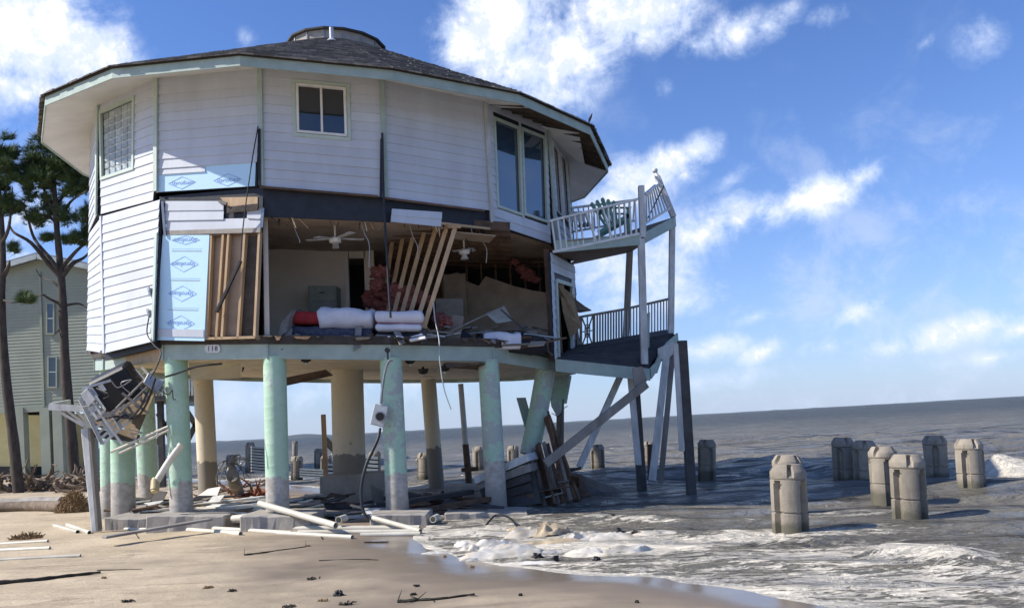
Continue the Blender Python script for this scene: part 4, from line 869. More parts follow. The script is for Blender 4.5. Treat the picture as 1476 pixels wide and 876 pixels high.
# deck posts and pilings
bar('deck_post', U(924, 342, 20.5), U(929, 525, 20.5), .17, .15, 'weathered_white', house, bevel=.012); bar('deck_post', U(969, 318, 21.6), U(967, 481, 21.6), .15, .14, 'weathered_white', house, bevel=.012); bar('deck_post', U(908, 356, 22.9), U(902, 492, 22.9), .17, .15, 'grey_timber', house, bevel=.012)
slab('leaning_panel', [U(930, 452, 20.9), U(937, 450, 20.9), U(936, 500, 20.9), U(930, 505, 20.9)], .03, 'green_paint', house)
def pil(a, b, y0, y1, w1, mat, nm='deck_piling', h=None): return bar(nm, U(*a, y0), U(*b, y1) + Vector((0, 0, -.5)), w1, h or w1, mat, house, bevel=.012)
pil((914, 542), (925, 706), 20.9, 20.9, .22, 'dark_timber'); pil((909, 545), (918, 640), 20.8, 20.8, .16, 'weathered_white', 'deck_brace', .05)
pil((983, 491), (996, 713), 19.0, 19.0, .20, 'dark_timber'); bar('deck_brace', U(975, 495, 18.95), U(984, 650, 18.95), .15, .05, 'weathered_white', house)
bar('deck_brace', U(895, 540, 21.2), U(835, 673, 20.6), .05, .16, 'weathered_white', house); bar('deck_brace', U(962, 500, 20.8), U(940, 692, 20.2), .17, .05, 'weathered_white', house, up=(0, 1, 0)); bar('deck_brace', U(970, 505, 21.0), U(952, 696, 20.6), .13, .05, 'grey_timber', house, up=(0, 1, 0))
slab('gusset_plate', [U(948, 502, 20.7), U(971, 492, 20.7), U(970, 510, 20.7), U(962, 518, 20.7), U(949, 517, 20.7)], .04, 'weathered_white', house)
bar('fallen_brace', U(932, 553, 19.6), U(786, 668, 18.6), .07, .19, 'grey_timber', house, bevel=.01); slab('splintered_end', [U(912, 530, 19.7), U(926, 528, 19.7), U(933, 548, 19.7), U(922, 562, 19.7), U(914, 556, 19.7)], .08, 'grey_timber', house)
pil((808, 545), (805, 665), 23.2, 23.2, .2, 'grey_timber'); pil((938, 640), (937, 680), 27, 27, .2, 'brown_timber')
# ------------------------------------------------------------------ things inside the house
def rounded(name, q, th, mat, parent=None, rum=.03, seed=0, sub=5):
    """soft slab: quad q (bottom), thickness th, rumpled top and rounded edges"""
    bm = bmesh.new(); N_ = 14; top = []; f = patch(*[V3(q[i]) for i in (0, 1, 3, 2)]); grid = {}
    for lay in range(5):
        h = lay / 4
        for i in range(N_ + 1):
            for j in range(N_ + 1):
                if 0 < lay < 4 and 0 < i < N_ and 0 < j < N_: continue
                s, t = i / N_, j / N_; e = .5 + (.5 - abs(h - .5)) * 0; inset = .035 * (abs(h - .5) * 2) ** 3
                s2, t2 = lerp(inset, 1 - inset, s), lerp(inset, 1 - inset, t); p = f(s2, t2) + Vector((0, 0, th * h))
                p += Vector((noise.noise(p * 3 + Vector((seed, 0, 0))), noise.noise(p * 3 + Vector((0, seed, 5))), noise.noise(p * 2.5 + Vector((seed, 3, 9))) * (1 if lay > 1 else .2))) * rum * 1.6 + Vector((0, 0, noise.noise(p * 9 + Vector((seed, 0, 0))) * rum * .5 * h))
                grid[lay, i, j] = bm.verts.new(p)
    def fc(*k):
        try: bm.faces.new([grid[x] for x in k])
        except Exception: pass
    for i in range(N_):
        for j in range(N_):
            for lay in (0, 4): fc((lay, i, j), (lay, i + 1, j), (lay, i + 1, j + 1), (lay, i, j + 1))
        for lay in range(4):
            fc((lay, i, 0), (lay, i + 1, 0), (lay + 1, i + 1, 0), (lay + 1, i, 0)); fc((lay, i, N_), (lay, i + 1, N_), (lay + 1, i + 1, N_), (lay + 1, i, N_)); fc((lay, 0, i), (lay, 0, i + 1), (lay + 1, 0, i + 1), (lay + 1, 0, i)); fc((lay, N_, i), (lay, N_, i + 1), (lay + 1, N_, i + 1), (lay + 1, N_, i))
    bmesh.ops.recalc_face_normals(bm, faces=bm.faces); me = bpy.data.meshes.new(name); bm.to_mesh(me); bm.free()
    for p in me.polygons: p.use_smooth = True
    return link(name, me, mat, parent)
def bedq(x0, x1, row, y, dep, z=None):
    a, b = U(x0, row, y), U(x1, row, y); zz = z if z is not None else a.z
    return [Vector((a.x, y, a.z)), Vector((b.x, y, b.z)), Vector((b.x - .1, y + dep, b.z)), Vector((a.x - .1, y + dep, a.z))]
YF = 17.35
bed = empty('floral_bed', U(475, 489, YF)); tag(bed, 'bed with floral navy base, red blanket and crumpled white mattress beside the beige room', 'bed')
rounded('bed_base', bedq(416, 537, 489, YF, 1.6), .27, 'navy_cloth', bed, .02, 1)
rounded('blanket', bedq(417, 478, 466, YF - .04, 1.5), .24, 'red_cloth', bed, .03, 2); rounded('mattress', bedq(458, 539, 472, YF - .06, 1.7), .42, 'linen', bed, .06, 4)
for (a, b) in (((460, 455), (462, 478)), ((505, 462), (510, 470))): pass
bed2 = empty('stacked_bed', U(575, 487, YF)); tag(bed2, 'two white mattresses stacked neatly on a dark frame against the leaning studs', 'bed')
rounded('box_spring', bedq(541, 608, 477, YF - .1, 1.7), .155, 'linen', bed2, .008, 5); rounded('mattress', bedq(541, 610, 464.5, YF - .1, 1.7), .25, 'linen', bed2, .018, 6); rounded('bed_frame', bedq(543, 606, 488, YF, 1.6), .14, 'dark_cloth', bed2, .01, 7)
p0, p1, p2 = U(541, 465, YF - .12), U(610, 466, YF - .12), U(560, 470, YF - .12); bar('red_piping', p0, p1, .01, .012, 'red_cloth', bed2)
for px in (405, 411): pass
tag(slab('curled_carpet', [U(400, 488, 17.0), U(413, 478, 17.0), U(419, 452, 17.1), U(429, 443, 17.4), U(420, 448, 17.2), U(405, 466, 17.1)], .5, 'carpet', None, Vector((0, 1, 0))), 'curled up flap of grey carpet left of the red blanket', 'carpet')
tag(rounded('folded_mattress', bedq(699, 752, 502, 18.4, .9), .36, 'linen', None, .04, 11), 'slumped white mattress among dark debris at the torn floor edge', 'mattress')
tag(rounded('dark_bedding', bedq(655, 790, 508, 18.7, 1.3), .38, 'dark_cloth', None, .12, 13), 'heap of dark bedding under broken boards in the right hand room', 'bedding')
pl2 = tag(bar('broken_board', U(648, 478, 18.6), U(726, 441, 19.2), .06, .03, 'grey_timber'), 'thin pale board propped up over the dark bedding', 'board'); tag(bar('broken_board', U(722, 446, 19.0), U(797, 512, 18.9), .07, .04, 'dark_timber'), 'dark board sloping down to the broken corner post', 'board')
tag(slab('fallen_panel', [U(700, 452, 19.3), U(727, 441, 19.3), U(740, 462, 19.5), U(716, 466, 19.4)], .02, 'vinyl'), 'grey panel scrap leaning over the dark bedding heap', 'panel')
def lumps(name, spots, r, mat, label, cat, seed=0):
    e = bmesh.new()
    for i, p in enumerate(spots):
        g = bmesh.ops.create_icosphere(e, subdivisions=4, radius=1); s = r * (.7 + .6 * ((i * 37 % 11) / 11))
        for v_ in g['verts']:
            c = v_.co.copy(); k = 1 + .6 * noise.noise(c * 1.7 + Vector((i * 7 + seed, 0, 0))) + .38 * noise.noise(c * 4 + Vector((0, i * 5, seed))) + .25 * noise.noise(c * 10 + Vector((0, i * 5, seed))); v_.co = V3(p) + Vector((c.x * s * 1.1, c.y * s, c.z * s * .9)) * k
    me = bpy.data.meshes.new(name); e.to_mesh(me); e.free()
    for q in me.polygons: q.use_smooth = True
    return tag(link(name, me, mat), label, cat)
lumps('insulation_batt', [U(px, py, 19.0 + (i % 3) * .3) for i, (px, py) in enumerate(((545, 410), (555, 422), (540, 430), (570, 418), (585, 424), (560, 440), (548, 392), (578, 438), (600, 432)))], .21, 'insulation', 'pink insulation spilling between the doorway and the leaning studs', 'insulation')
lumps('insulation_batt', [U(px, py, 21.3) for px, py in ((742, 378), (752, 388), (762, 396), (772, 403))], .13, 'insulation', 'reddish insulation sagging from the open stud bays by the corner post', 'insulation', 4)
lumps('orange_cushion', [U(632, 458, 18.6), U(637, 462, 18.5)], .17, 'insulation', 'orange cushion beside the foot of the leaning studs', 'cushion', 8)
cab = empty('dresser', U(466, 480, 20.2)); tag(cab, 'grey green dresser standing against the beige wall behind the bed', 'dresser')
a, b, c_, d_ = U(444, 480, 20.0), U(485, 480, 20.0), U(485, 412, 20.0), U(444, 412, 20.0); slab('carcass', [a, b, c_, d_], .5, 'cabinet', cab, Vector((0, 1, 0)))
fd_ = patch(a, b, d_, c_)
for i in range(3):
    dr = slab('drawer', [fd_(u_, v_) for u_, v_ in ((.06, (i + .06) / 3), (.94, (i + .06) / 3), (.94, (i + .94) / 3), (.06, (i + .94) / 3))], .02, 'cabinet', cab, Vector((0, -1, 0))); bar('drawer_pull', fd_(.4, (i + .55) / 3) - Vector((0, .035, 0)), fd_(.6, (i + .55) / 3) - Vector((0, .035, 0)), .02, .02, 'black', dr)
def fan(c, label, r=.62, lamp=False):
    e = empty('ceiling_fan', c); tag(e, label, 'fan', 'ceiling fans')
    tube('downrod', [c + Vector((0, 0, .3)), c], .02, 'white_paint', e, 8); tube('motor', [c + Vector((0, 0, .04)), c + Vector((0, 0, .0)), c + Vector((0, 0, -.08)), c + Vector((0, 0, -.1))], [.05, .13, .12, .05], 'white_paint', e, 14)
    for i in range(5):
        a = 2 * math.pi * i / 5 + .5; d = Vector((math.cos(a), math.sin(a), -.12 if i % 2 else .02)); bar('blade', c + d * .14, c + d * r, .10, .012, 'weathered_white', e, w2=.15)
    if lamp:
        tube('lamp_shade', [c + Vector((0, 0, -.1)), c + Vector((0, 0, -.2))], [.04, .1], 'soffit_white', e, 10)
fan(U(483, 344, 17.5), 'white ceiling fan with drooping blades in the beige room'); fan(U(669, 361, 18.9), 'small pale ceiling fan with a lamp in the dark right hand room', .26, True)
# Adirondack chair on the tilted deck
ch = empty('adirondack_chair', U(885, 338, 21.4)); tag(ch, 'green slatted adirondack chair tipped back on the tilted upper deck', 'chair'); cb = U(885, 338, 21.4)
def cp(x, y, z): return cb + Vector((x * 1.05 + z * .02, -y, z * 1.08))      # chair space: x to the right of the picture, y towards the viewer
for i in range(5):
    x0_, x1_ = -.14 + .062 * i, -.47 + .135 * i; hg = 1.0 - abs(i - 2) * .05; wd_ = .105; q_ = [(x0_ - .03, .22), (x0_ + .03, .22)] + [(x1_ + wd_ / 2, hg - .06), (x1_ + wd_ * .3, hg - .015), (x1_, hg), (x1_ - wd_ * .3, hg - .015), (x1_ - wd_ / 2, hg - .06)]
    slab('back_slat', [cp(u_, -.20 - v_ * .15 + .012 * i, v_) for u_, v_ in q_], .02, 'chair_green', ch)
for i in range(5): t = i / 4; bar('seat_slat', cp(.32 - t * .36, .25, .38 - t * .12), cp(.22 - t * .36, -.28, .38 - t * .12), .075, .02, 'chair_green', ch)
for sd, yy in ((1, .3), (-1, -.32)):
    bar('arm', cp(-.30, yy, .60), cp(.42, yy, .56), .12, .022, 'chair_green', ch); bar('leg', cp(.34, yy, .0), cp(.34, yy, .56), .09, .022, 'chair_green', ch, up=(0, 1, 0)); bar('leg', cp(-.42, yy, .0), cp(.36, yy, .38), .022, .10, 'chair_green', ch)
bar('back_brace', cp(-.3, -.32, .58), cp(-.3, .3, .58), .08, .022, 'chair_green', ch)
# white chair slumped behind it
ch2 = empty('white_deck_chair', U(832, 340, 21.9)); tag(ch2, 'white slatted chair half hidden behind the upper deck railing', 'chair'); cb = U(836, 338, 21.8)
for i in range(4): s = i * .11; slab('back_slat', [cp(-.1 + s, 0, .2), cp(-.03 + s, 0, .2), cp(-.15 + s * 1.1, -.2, .62), cp(-.24 + s * 1.1, -.2, .62)], .02, 'white_paint', ch2)
for i in range(4): bar('seat_slat', cp(-.1 + i * .1, .3, .24), cp(-.1 + i * .1, -.1, .2), .07, .02, 'white_paint', ch2)
for xx in (-.1, .32): bar('leg', cp(xx, .28, 0), cp(xx, .28, .35), .06, .03, 'white_paint', ch2)
# ------------------------------------------------------------------ electric meter on the column, its cable
yM = 16.75
mb = empty('electric_meter', U(546, 600, yM)); tag(mb, 'grey metal electric meter box hanging crooked on the green column', 'meter box')
q = [U(533, 611, yM), U(553, 616, yM), U(560, 585, yM), U(540, 581, yM)]; slab('box', q, .14, 'galv', mb, Vector((0, 1, 0)), bevel=.012)
slab('lid', [lerp(sum(q, Vector()) / 4, p, .9) + Vector((0, -.004, 0)) for p in q], .012, 'galv', mb, Vector((0, -1, 0)))
c = U(548, 600, yM - .03); tube('dial', [c, c + Vector((0, -.07, 0))], [.085, .075], 'black', mb, 18); tube('dial_ring', [c + Vector((0, -.0, 0)), c + Vector((0, -.03, 0))], [.1, .1], 'metal_grey', mb, 18)
tube('conduit', curve_pts([U(549, 582, yM), U(551, 560, yM), U(555, 535, yM), U(560, 521, yM - .05), U(566, 519, yM - .05)], 5), .026, 'metal_grey', mb, 8)
p = U(559, 505, 16.55); tube('weatherhead', [p, p + Vector((0, -.1, .0))], [.05, .05], 'black', mb, 10); tube('strap', [p + Vector((0, -.05, 0)), U(559, 518, 16.5)], .02, 'black', mb, 6)
tag(tube('power_cable', curve_pts([U(548, 617, yM), U(545, 632, yM - .1), U(537, 650, yM - .2), U(528, 670, yM - .3), U(521, 700, yM - .4), U(522, 730, yM - .5), U(530, 748, yM - .6)], 6), .03, 'rubber', None, 8), 'thick black power cable dangling from the meter box to the sand', 'cable')
# ------------------------------------------------------------------ wrecked air conditioner platform
yA = 17.4
pf = empty('broken_platform', U(135, 760, yA)); tag(pf, 'broken white platform frame on one leaning post carrying the wrecked air conditioner', 'platform')
bar('post', U(124, 617, yA), U(140, 766, yA - .1), .16, .14, 'weathered_white', pf, bevel=.012); bar('post_trim', U(131, 620, yA - .02), U(143, 764, yA - .12), .05, .17, 'grey_timber', pf)
bar('edge_beam', U(72, 586, yA - .2), U(124, 589, yA - .2), .10, .13, 'weathered_white', pf); bar('edge_beam', U(72, 586, yA - .15), U(100, 580, yA + 1.2), .06, .13, 'weathered_white', pf)
for i in range(4): bar('joist', U(84 + i * 13, 592, yA), U(121 + i * 4, 614 - i * 1, yA + .1), .04, .05, 'weathered_white', pf)
bar('ledger', U(122, 622, yA + .1), U(200, 632, yA + .2), .08, .16, 'dark_timber', pf)
slab('plywood', [U(132, 612, yA + .1), U(196, 634, yA + .1), U(222, 570, yA + 1.0), U(160, 562, yA + 1.0)], .03, 'paper_brown', pf)
ac = empty('air_conditioner', U(170, 590, yA)); tag(ac, 'dark air conditioner condenser tipped over against the house corner', 'air conditioner')
def tilt_box(parent, name, c, ux, uy, uz, mat, bevel=.02): vs = [c + ux * a + uy * b + uz * d for d in (-1, 1) for a, b in ((-1, -1), (1, -1), (1, 1), (-1, 1))]; return mesh(name, vs, BOXF, mat, parent, bevel=bevel)
ux = Vector((.36, .05, .17)); uy = Vector((-.1, .35, .1)); uz = Vector((-.17, -.08, .30)); c = U(170, 556, yA + .1)
body = tilt_box(ac, 'casing', c, ux, uy, uz, 'rubber', .05)
for i in range(7): t = (i - 3) / 3.5; bar('louvre', c + ux * (.15 + .8 * (t * .5 + .5)) - uy * 1.03 - uz * .85, c + ux * (.15 + .8 * (t * .5 + .5)) - uy * 1.03 + uz * .85, .03, .02, 'tar_paper', body)
for i in range(7): t = (i + .5) / 7; bar('louvre', c - ux * 1.03 + uy * (2 * t - 1) * .9 - uz * .8, c - ux * 1.03 + uy * (2 * t - 1) * .9 + uz * .8, .02, .03, 'tar_paper', body)
slab('label_plate', [c - ux * .55 - uy * 1.06 + uz * .2, c - ux * .3 - uy * 1.06 + uz * .2, c - ux * .3 - uy * 1.06 + uz * .62, c - ux * .55 - uy * 1.06 + uz * .62], .004, 'white_paint', ac, Vector((0, -1, 0))); slab('label_plate', [c - ux * .95 - uy * 1.07 + uz * .1, c - ux * .78 - uy * 1.07 + uz * .1, c - ux * .78 - uy * 1.07 + uz * .85, c - ux * .95 - uy * 1.07 + uz * .85], .004, 'linen', ac, Vector((0, -1, 0)))
# lath screen smashed around it
def grid_panel(root, q, nx, ny, mat, w_=.03):
    f = patch(V3(q[0]), V3(q[1]), V3(q[3]), V3(q[2])); nn = (f(1, 0) - f(0, 0)).cross(f(0, 1) - f(0, 0)).normalized()
    for i in range(nx): s = i / (nx - 1); bar('slat', f(s, 0), f(s, 1), w_, .015, mat, root, up=nn)
    for j in range(ny): t = j / (ny - 1); bar('rail', f(0, t) + nn * .016, f(1, t) + nn * .016, w_ * 1.5, .02, mat, root, up=nn)
def screen(q, nx, ny, label, mat='grey_timber', w_=.03): e = empty('slat_screen', q[0]); tag(e, label, 'screen', 'smashed slat screens'); grid_panel(e, q, nx, ny, mat, w_); return e
screen([U(115, 575, yA - .3), U(147, 640, yA - .3), U(188, 606, yA - .1), U(146, 548, yA + .1)], 10, 4, 'smashed slat screen tilted against the platform post', 'weathered_white', .05)
screen([U(146, 548, yA + .05), U(186, 606, yA - .2), U(228, 556, yA - .2), U(205, 530, yA + .2)], 5, 7, 'smashed slat screen lying across the tipped air conditioner', 'grey_timber', .035)
screen([U(128, 585, yA - .5), U(141, 604, yA - .5), U(152, 590, yA - .5), U(138, 570, yA - .5)], 3, 3, 'small broken slat screen scrap in front of the plywood', 'weathered_white')
for i, (a, b, lb) in enumerate((((166, 590), (222, 534), 'long grey conduit running up across the tipped air conditioner'), ((172, 596), (225, 545), 'second grey conduit lying below the long one'))): tag(tube('loose_conduit', [U(*a, yA - .35), U(*b, yA - .2)], .025, 'grey_timber', None, 8), lb, 'conduit')
jb = tag(slab('junction_box', [U(208, 556, yA - .2), U(230, 572, yA - .2), U(238, 555, yA - .1), U(216, 541, yA - .1)], .18, 'metal_grey', None, bevel=.015), 'grey metal junction box dangling beside the green corner column', 'junction box')
tag(slab('beige_panel_box', [U(121, 568, yA - .4), U(133, 586, yA - .4), U(143, 575, yA - .4), U(131, 560, yA - .4)], .15, 'weathered_white', None, bevel=.01), 'beige box hanging at the low end of the slat screen', 'box')
for i, (pts, lb) in enumerate(((((224, 545), (212, 580), (195, 603), (180, 598), (168, 606)), 'black hose looping under the junction box'), (((215, 560), (200, 590), (185, 602), (165, 600), (140, 606)), 'black cable trailing over the plywood sheet'), (((238, 543), (255, 538), (285, 528), (320, 524)), 'thin cable slung from the junction box to the house'))): tag(tube('black_hose', curve_pts([U(*p, yA - .45 + .05 * k) for k, p in enumerate(pts)], 6), .022, 'rubber', None, 7), lb, 'hose')
rgW = random.Random(4)
for i, lb in enumerate(('thin grey wire curling over the air conditioner casing', 'thin wire looping off the slat screen', 'thin wire hanging below the plywood sheet', 'short bent wire beside the junction box', 'thin wire draped on the beige box')):
    x_, y_ = ((160, 545), (130, 560), (180, 620), (222, 560), (126, 575))[i]; tag(tube('loose_wire', curve_pts([U(x_ + rgW.gauss(0, 10) + 7 * k, y_ + rgW.gauss(0, 9) + 5 * k, yA - .5 + rgW.gauss(0, .08)) for k in range(5)], 5), .011, 'black' if i % 2 else 'metal_grey', None, 5), lb, 'wire')
for i, (a, b, lb) in enumerate((((140, 590), (176, 640), 'splintered lath hanging from the plywood edge'), ((150, 600), (205, 572), 'splintered lath lying along the plywood sheet'), ((118, 560), (160, 548), 'splintered lath poking out beyond the slat screen'), ((176, 566), (214, 596), 'splintered lath wedged under the junction box'))): tag(bar('splintered_lath', U(*a, yA - .45), U(*b, yA - .3), .05, .02, 'grey_timber' if i % 2 else 'weathered_white', up=(0, 1, 0)), lb, 'lath')
# thin white rails crossing to the column
for (a, b, lb) in (((160, 651), (243, 614), 'thin white rail leaning on the corner column, upper of two'), ((172, 653), (244, 619), 'thin white rail leaning on the corner column, lower of two')): tag(tube('white_rail', [U(*a, 17.0), U(*b, 17.05)], .028, 'pvc', None, 8), lb, 'rail')
e = empty('elbow_pipe', U(222, 700, 16.9)); tag(e, 'white drain pipe with yellow elbow end hanging before the corner column', 'pipe'); tube('pipe', curve_pts([U(262, 640, 17.0), U(243, 666, 16.95), U(228, 690, 16.9), U(223, 697, 16.9)], 5), .07, 'pvc', e, 12); hollow_pipe('elbow', U(224, 692, 16.9), U(223, 706, 16.8), .085, 'pvc_yellow', e)
# ------------------------------------------------------------------ concrete pilings standing in the water
def piling_mesh():
    n = 64; vs = []; fs = []
    zz = [-.8, .30, .312, .325, .337, .35, .72, .76, .79, .81, .822, .834, .846]; R = .255
    def slot(a, z):
        for c in (0, 90, 180, 270):
            d = abs((math.degrees(a) - c + 180) % 360 - 180)
            if d < 12 and (z < .75 or (z < .80 and d < 8)): return True
        return False
    for z in zz:
        for i in range(n):
            a = 2 * math.pi * i / n; r = R - (.018 if z in (.312, .325, .822) else 0) - (.085 if slot(a, z) else 0); vs.append((r * math.cos(a), r * math.sin(a), z))
    for k in range(len(zz) - 1):
        for i in range(n): fs.append((k * n + i, k * n + (i + 1) % n, (k + 1) * n + (i + 1) % n, (k + 1) * n + i))
    return vs, fs
def cap_mesh():
    n = 64; vs = []; fs = []; prof = [(.253, .846), (.257, .85), (.257, .93), (.25, .945), (.19, 1.04), (.175, 1.05), (.05, 1.052)]
    for (r, z) in prof:
        for i in range(n):
            a = math.degrees(2 * math.pi * i / n); no = any(abs((a - c + 180) % 360 - 180) < 8 for c in (45, 135, 225, 315)) and .9 < z < 1.05
            vs.append(((r - (.07 if no else 0)) * math.cos(math.radians(a)), (r - (.07 if no else 0)) * math.sin(math.radians(a)), z - (.05 if no and z > 1.0 else 0)))
    for k in range(len(prof) - 1):
        for i in range(n): fs.append((k * n + i, k * n + (i + 1) % n, (k + 1) * n + (i + 1) % n, (k + 1) * n + i))
    fs.append(tuple((len(prof) - 1) * n + i for i in range(n))); return vs, fs
def flat_mesh(name, g, mat):
    me = bpy.data.meshes.new(name); me.from_pydata(g[0], [], g[1]); bm = bmesh.new(); bm.from_mesh(me); bmesh.ops.recalc_face_normals(bm, faces=bm.faces); bm.to_mesh(me); bm.free(); me.materials.append(mt(mat))
    for p in me.polygons: p.use_smooth = True
    me.set_sharp_from_angle(angle=math.radians(28)); return me
PB, PC = flat_mesh('piling_body', piling_mesh(), 'pile_concrete'), flat_mesh('piling_cap', cap_mesh(), 'pile_concrete')
PL = [(1140, 768, 668, 'sunlit concrete piling nearest the foam line with its twin close behind', 20), (1138, 738, 655, 'concrete piling almost hidden directly behind the sunlit one', 60), (1312, 747, 654, 'sunlit concrete piling in front of the shaded cluster', 15), (1401, 705, 632, 'concrete piling beside the white breaking wave', 30), (1351, 692, 627, 'concrete piling with a trickle stain on its cap behind the breaking wave piling', 50),
      (1277, 720, 643, 'shaded dark concrete piling overlapping the sunlit one in the cluster', 70), (1248, 697, 634, 'shaded short concrete piling in the middle of the dark pair', 10), (1218, 695, 630, 'shaded tall concrete piling at the far end of the dark pair', 35), (1019, 686, 633, 'lone dark concrete piling beyond the slanted deck posts', 0), (862, 676, 640, 'concrete piling seen under the long fallen brace', 25),
      (740, 671, 642, 'concrete piling between the green column and the broken one', 40), (690, 676, 643, 'concrete piling just left of the bare green column', 65), (936, 668, 636, 'concrete piling partly hidden by slanted deck braces', 15), (428, 690, 657, 'pale concrete piling in front of the slatted breakwater panels', 30), (470, 684, 656, 'concrete piling standing against the central column pedestal', 55),
      (540, 686, 650, 'concrete piling right of the central column', 20), (332, 682, 655, 'concrete piling tangled in washed up branches', 45), (612, 692, 652, 'dark square-shouldered piling beside the leaning brown column', 10), (459, 672, 646, 'dark far piling left of the central column', 33), (425, 660, 635, 'dark far piling behind the pale one', 5), (360, 680, 637, 'dark piling carrying the end of the slatted breakwater', 12)]
first = None
for (px, base, top, lb, rot) in PL:
    b = UZ(px, base, 0.0); h = U(px, top, b.y).z; e = empty('concrete_piling', b); tag(e, lb, 'piling', 'precast concrete pilings in the water')
    sz = h / 1.05; e.rotation_euler = (Matrix.Rotation(random.uniform(-.02, .02), 3, 'X') @ Matrix.Rotation(.065 + random.uniform(-.015, .015) if px > 1000 else .03, 3, 'Y') @ Matrix.Rotation(math.radians(rot - 75), 3, 'Z')).to_euler(); e.scale = (1, 1, sz)
    for nm, me in (('body', PB), ('cap', PC)):
        o = bpy.data.objects.new(nm, me); COL.objects.link(o); o.parent = e
# slatted breakwater panels strung between the back pilings
def panel(a, b, top, bot, cnt, label, y0, y1):
    e = empty('breakwater_panel', U(a, bot, y0)); tag(e, label, 'panel', 'slatted breakwater panels')
    for i in range(cnt):
        t = (i + .5) / cnt; r0 = lerp(top, bot, t); bar('slat', U(a, r0, y0), U(b, r0 - (b - a) * .02 * 0 + 2, y1), .05, abs(bot - top) / cnt * .62 * y0 / FPX, 'vinyl', e)
    bar('back_board', U(a, (top + bot) / 2, y0 + .08), U(b, (top + bot) / 2 + 2, y1 + .08), .03, abs(bot - top) * .9 * y0 / FPX, 'tar_paper', e)
panel(362, 384, 642, 680, 9, 'slatted breakwater panel beside the dark end piling', 36, 36.5); panel(432, 466, 674, 688, 4, 'low slatted breakwater panel between two pilings left of the pedestal', 36, 36); panel(470, 500, 666, 684, 3, 'low slatted breakwater panel behind the central column', 38, 38)
panel(515, 545, 655, 690, 6, 'slatted breakwater panel right of the central column', 34, 34)
tag(bar('white_stake', U(466, 597, 24), U(470, 690, 24), .12, .09, 'stud'), 'pale square stake standing left of the central column', 'stake'); tag(bar('leaning_board', U(468, 633, 25), U(484, 650, 25), .05, .2, 'grey_timber'), 'short grey board leaning behind the pale stake', 'board')
# ------------------------------------------------------------------ neighbouring green house
yN = 46.0
nb = empty('green_neighbour_house', U(70, 690, yN)); tag(nb, 'tall pale green gabled house on posts standing behind the pines', 'house')
def uN(px, py, d=0): return U(px, py, yN + d)
x0, x1 = uN(-75, 500).x, uN(185, 500).x; zb_ = uN(60, 586).z; ze = uN(0, 400).z - .3; zp = uN(60, 374).z; xm = uN(60, 400).x; ze0 = ze
eL, eR = Vector((x0, yN, ze0)), Vector((x1, yN, ze0 - .1)); pk = Vector((xm, yN, zp))
wallN = slab('gable_wall', [Vector((x0, yN, zb_)), Vector((x1, yN, zb_)), eR, pk, eL], .2, 'house_green', nb, Vector((0, 1, 0)))
vs = []; fs = []; nrow = 46
for i in range(nrow):
    za, zc = lerp(zb_, zp, i / nrow), lerp(zb_, zp, (i + .98) / nrow)
    def xl(z): return x0 if z < ze0 else lerp(x0, xm, (z - ze0) / (zp - ze0))
    def xr(z): return x1 if z < ze0 else lerp(x1, xm, (z - ze0) / (zp - ze0))
    b0 = len(vs); vs += [(xl(za) + .02, yN - .028, za), (xr(za) - .02, yN - .028, za), (xr(zc) - .02, yN - .01, zc), (xl(zc) + .02, yN - .01, zc), (xl(za) + .02, yN, za), (xr(za) - .02, yN, za)]; fs += [(b0, b0 + 1, b0 + 2, b0 + 3), (b0 + 4, b0 + 5, b0 + 1, b0)]
tag(mesh('lap_siding', vs, fs, 'house_green', wallN, fix=False), kind='stuff')
for s_, (a, b) in ((-1, (eL, pk)), (1, (eR, pk))):
    o_ = Vector((0, -.5, .12)); d = (a - b).normalized() * .8; slab('roof_slope', [a + d + o_, b + o_, b + o_ + Vector((0, 11, 0)), a + d + o_ + Vector((0, 11, 0))], .2, 'roof_blue', nb, Vector((0, 0, 1)))
    bar('rake_board', a + d + o_ - Vector((0, .02, .05)), b + o_ - Vector((0, .02, .05)), .05, .26, 'trim_pale', nb)
slab('side_wall', [Vector((x1, yN + .2, zb_)), Vector((x1, yN + 10, zb_)), Vector((x1, yN + 10, ze0)), Vector((x1, yN + .2, ze0 - .1))], .2, 'house_green', nb, Vector((-1, 0, 0)))
bar('vertical_trim', uN(57, 392, -.06), uN(63, 586, -.06), .12, .06, 'house_green', nb, up=(0, 1, 0))
for (a, b, c_, d_) in ((69, 438, 77, 480), (71, 515, 81, 557)):
    q = [uN(a, d_, -.05), uN(b * 0 + c_, d_, -.05), uN(c_, b, -.05), uN(a, b, -.05)]; wn = slab('window', q, .03, 'glass_dark', nb, Vector((0, -1, 0))); frame_rect(wn, q, .08, .06, Vector((0, -1, 0)), 'house_green'); bar('sash', q[0].lerp(q[3], .5) - Vector((0, .04, 0)), q[1].lerp(q[2], .5) - Vector((0, .04, 0)), .03, .05, 'trim_pale', wn)
for px in (-28, 30, 67, 85, 130, 165): bar('ground_post', uN(px, 588, .1), uN(px + 4, 690, .1), .5, .5, 'house_green', nb)
bar('ground_beam', Vector((x0, yN + .1, zb_ - .1)), Vector((x1, yN + .1, zb_ - .1)), .3, .3, 'house_green', nb)
for (a, b) in ((-20, 24), (38, 62), (73, 82), (90, 125)): slab('garage_panel', [uN(a, 672, 1.2), uN(b, 672, 1.2), uN(b, 596, 1.2), uN(a, 596, 1.2)], .1, 'panel_yellow', nb, Vector((0, 1, 0)))
slab('carport_shade_slab', [uN(37, 598, .6), uN(62, 598, .6), uN(62, 588, .6), uN(37, 588, .6)], .1, 'black', nb, Vector((0, 1, 0)))  # black slab: shade of the open carport put into its colour
slab('base_wall', [uN(-40, 692, .9), uN(140, 688, .9), uN(140, 672, .9), uN(-40, 672, .9)], .2, 'tar_paper', nb, Vector((0, 1, 0)))
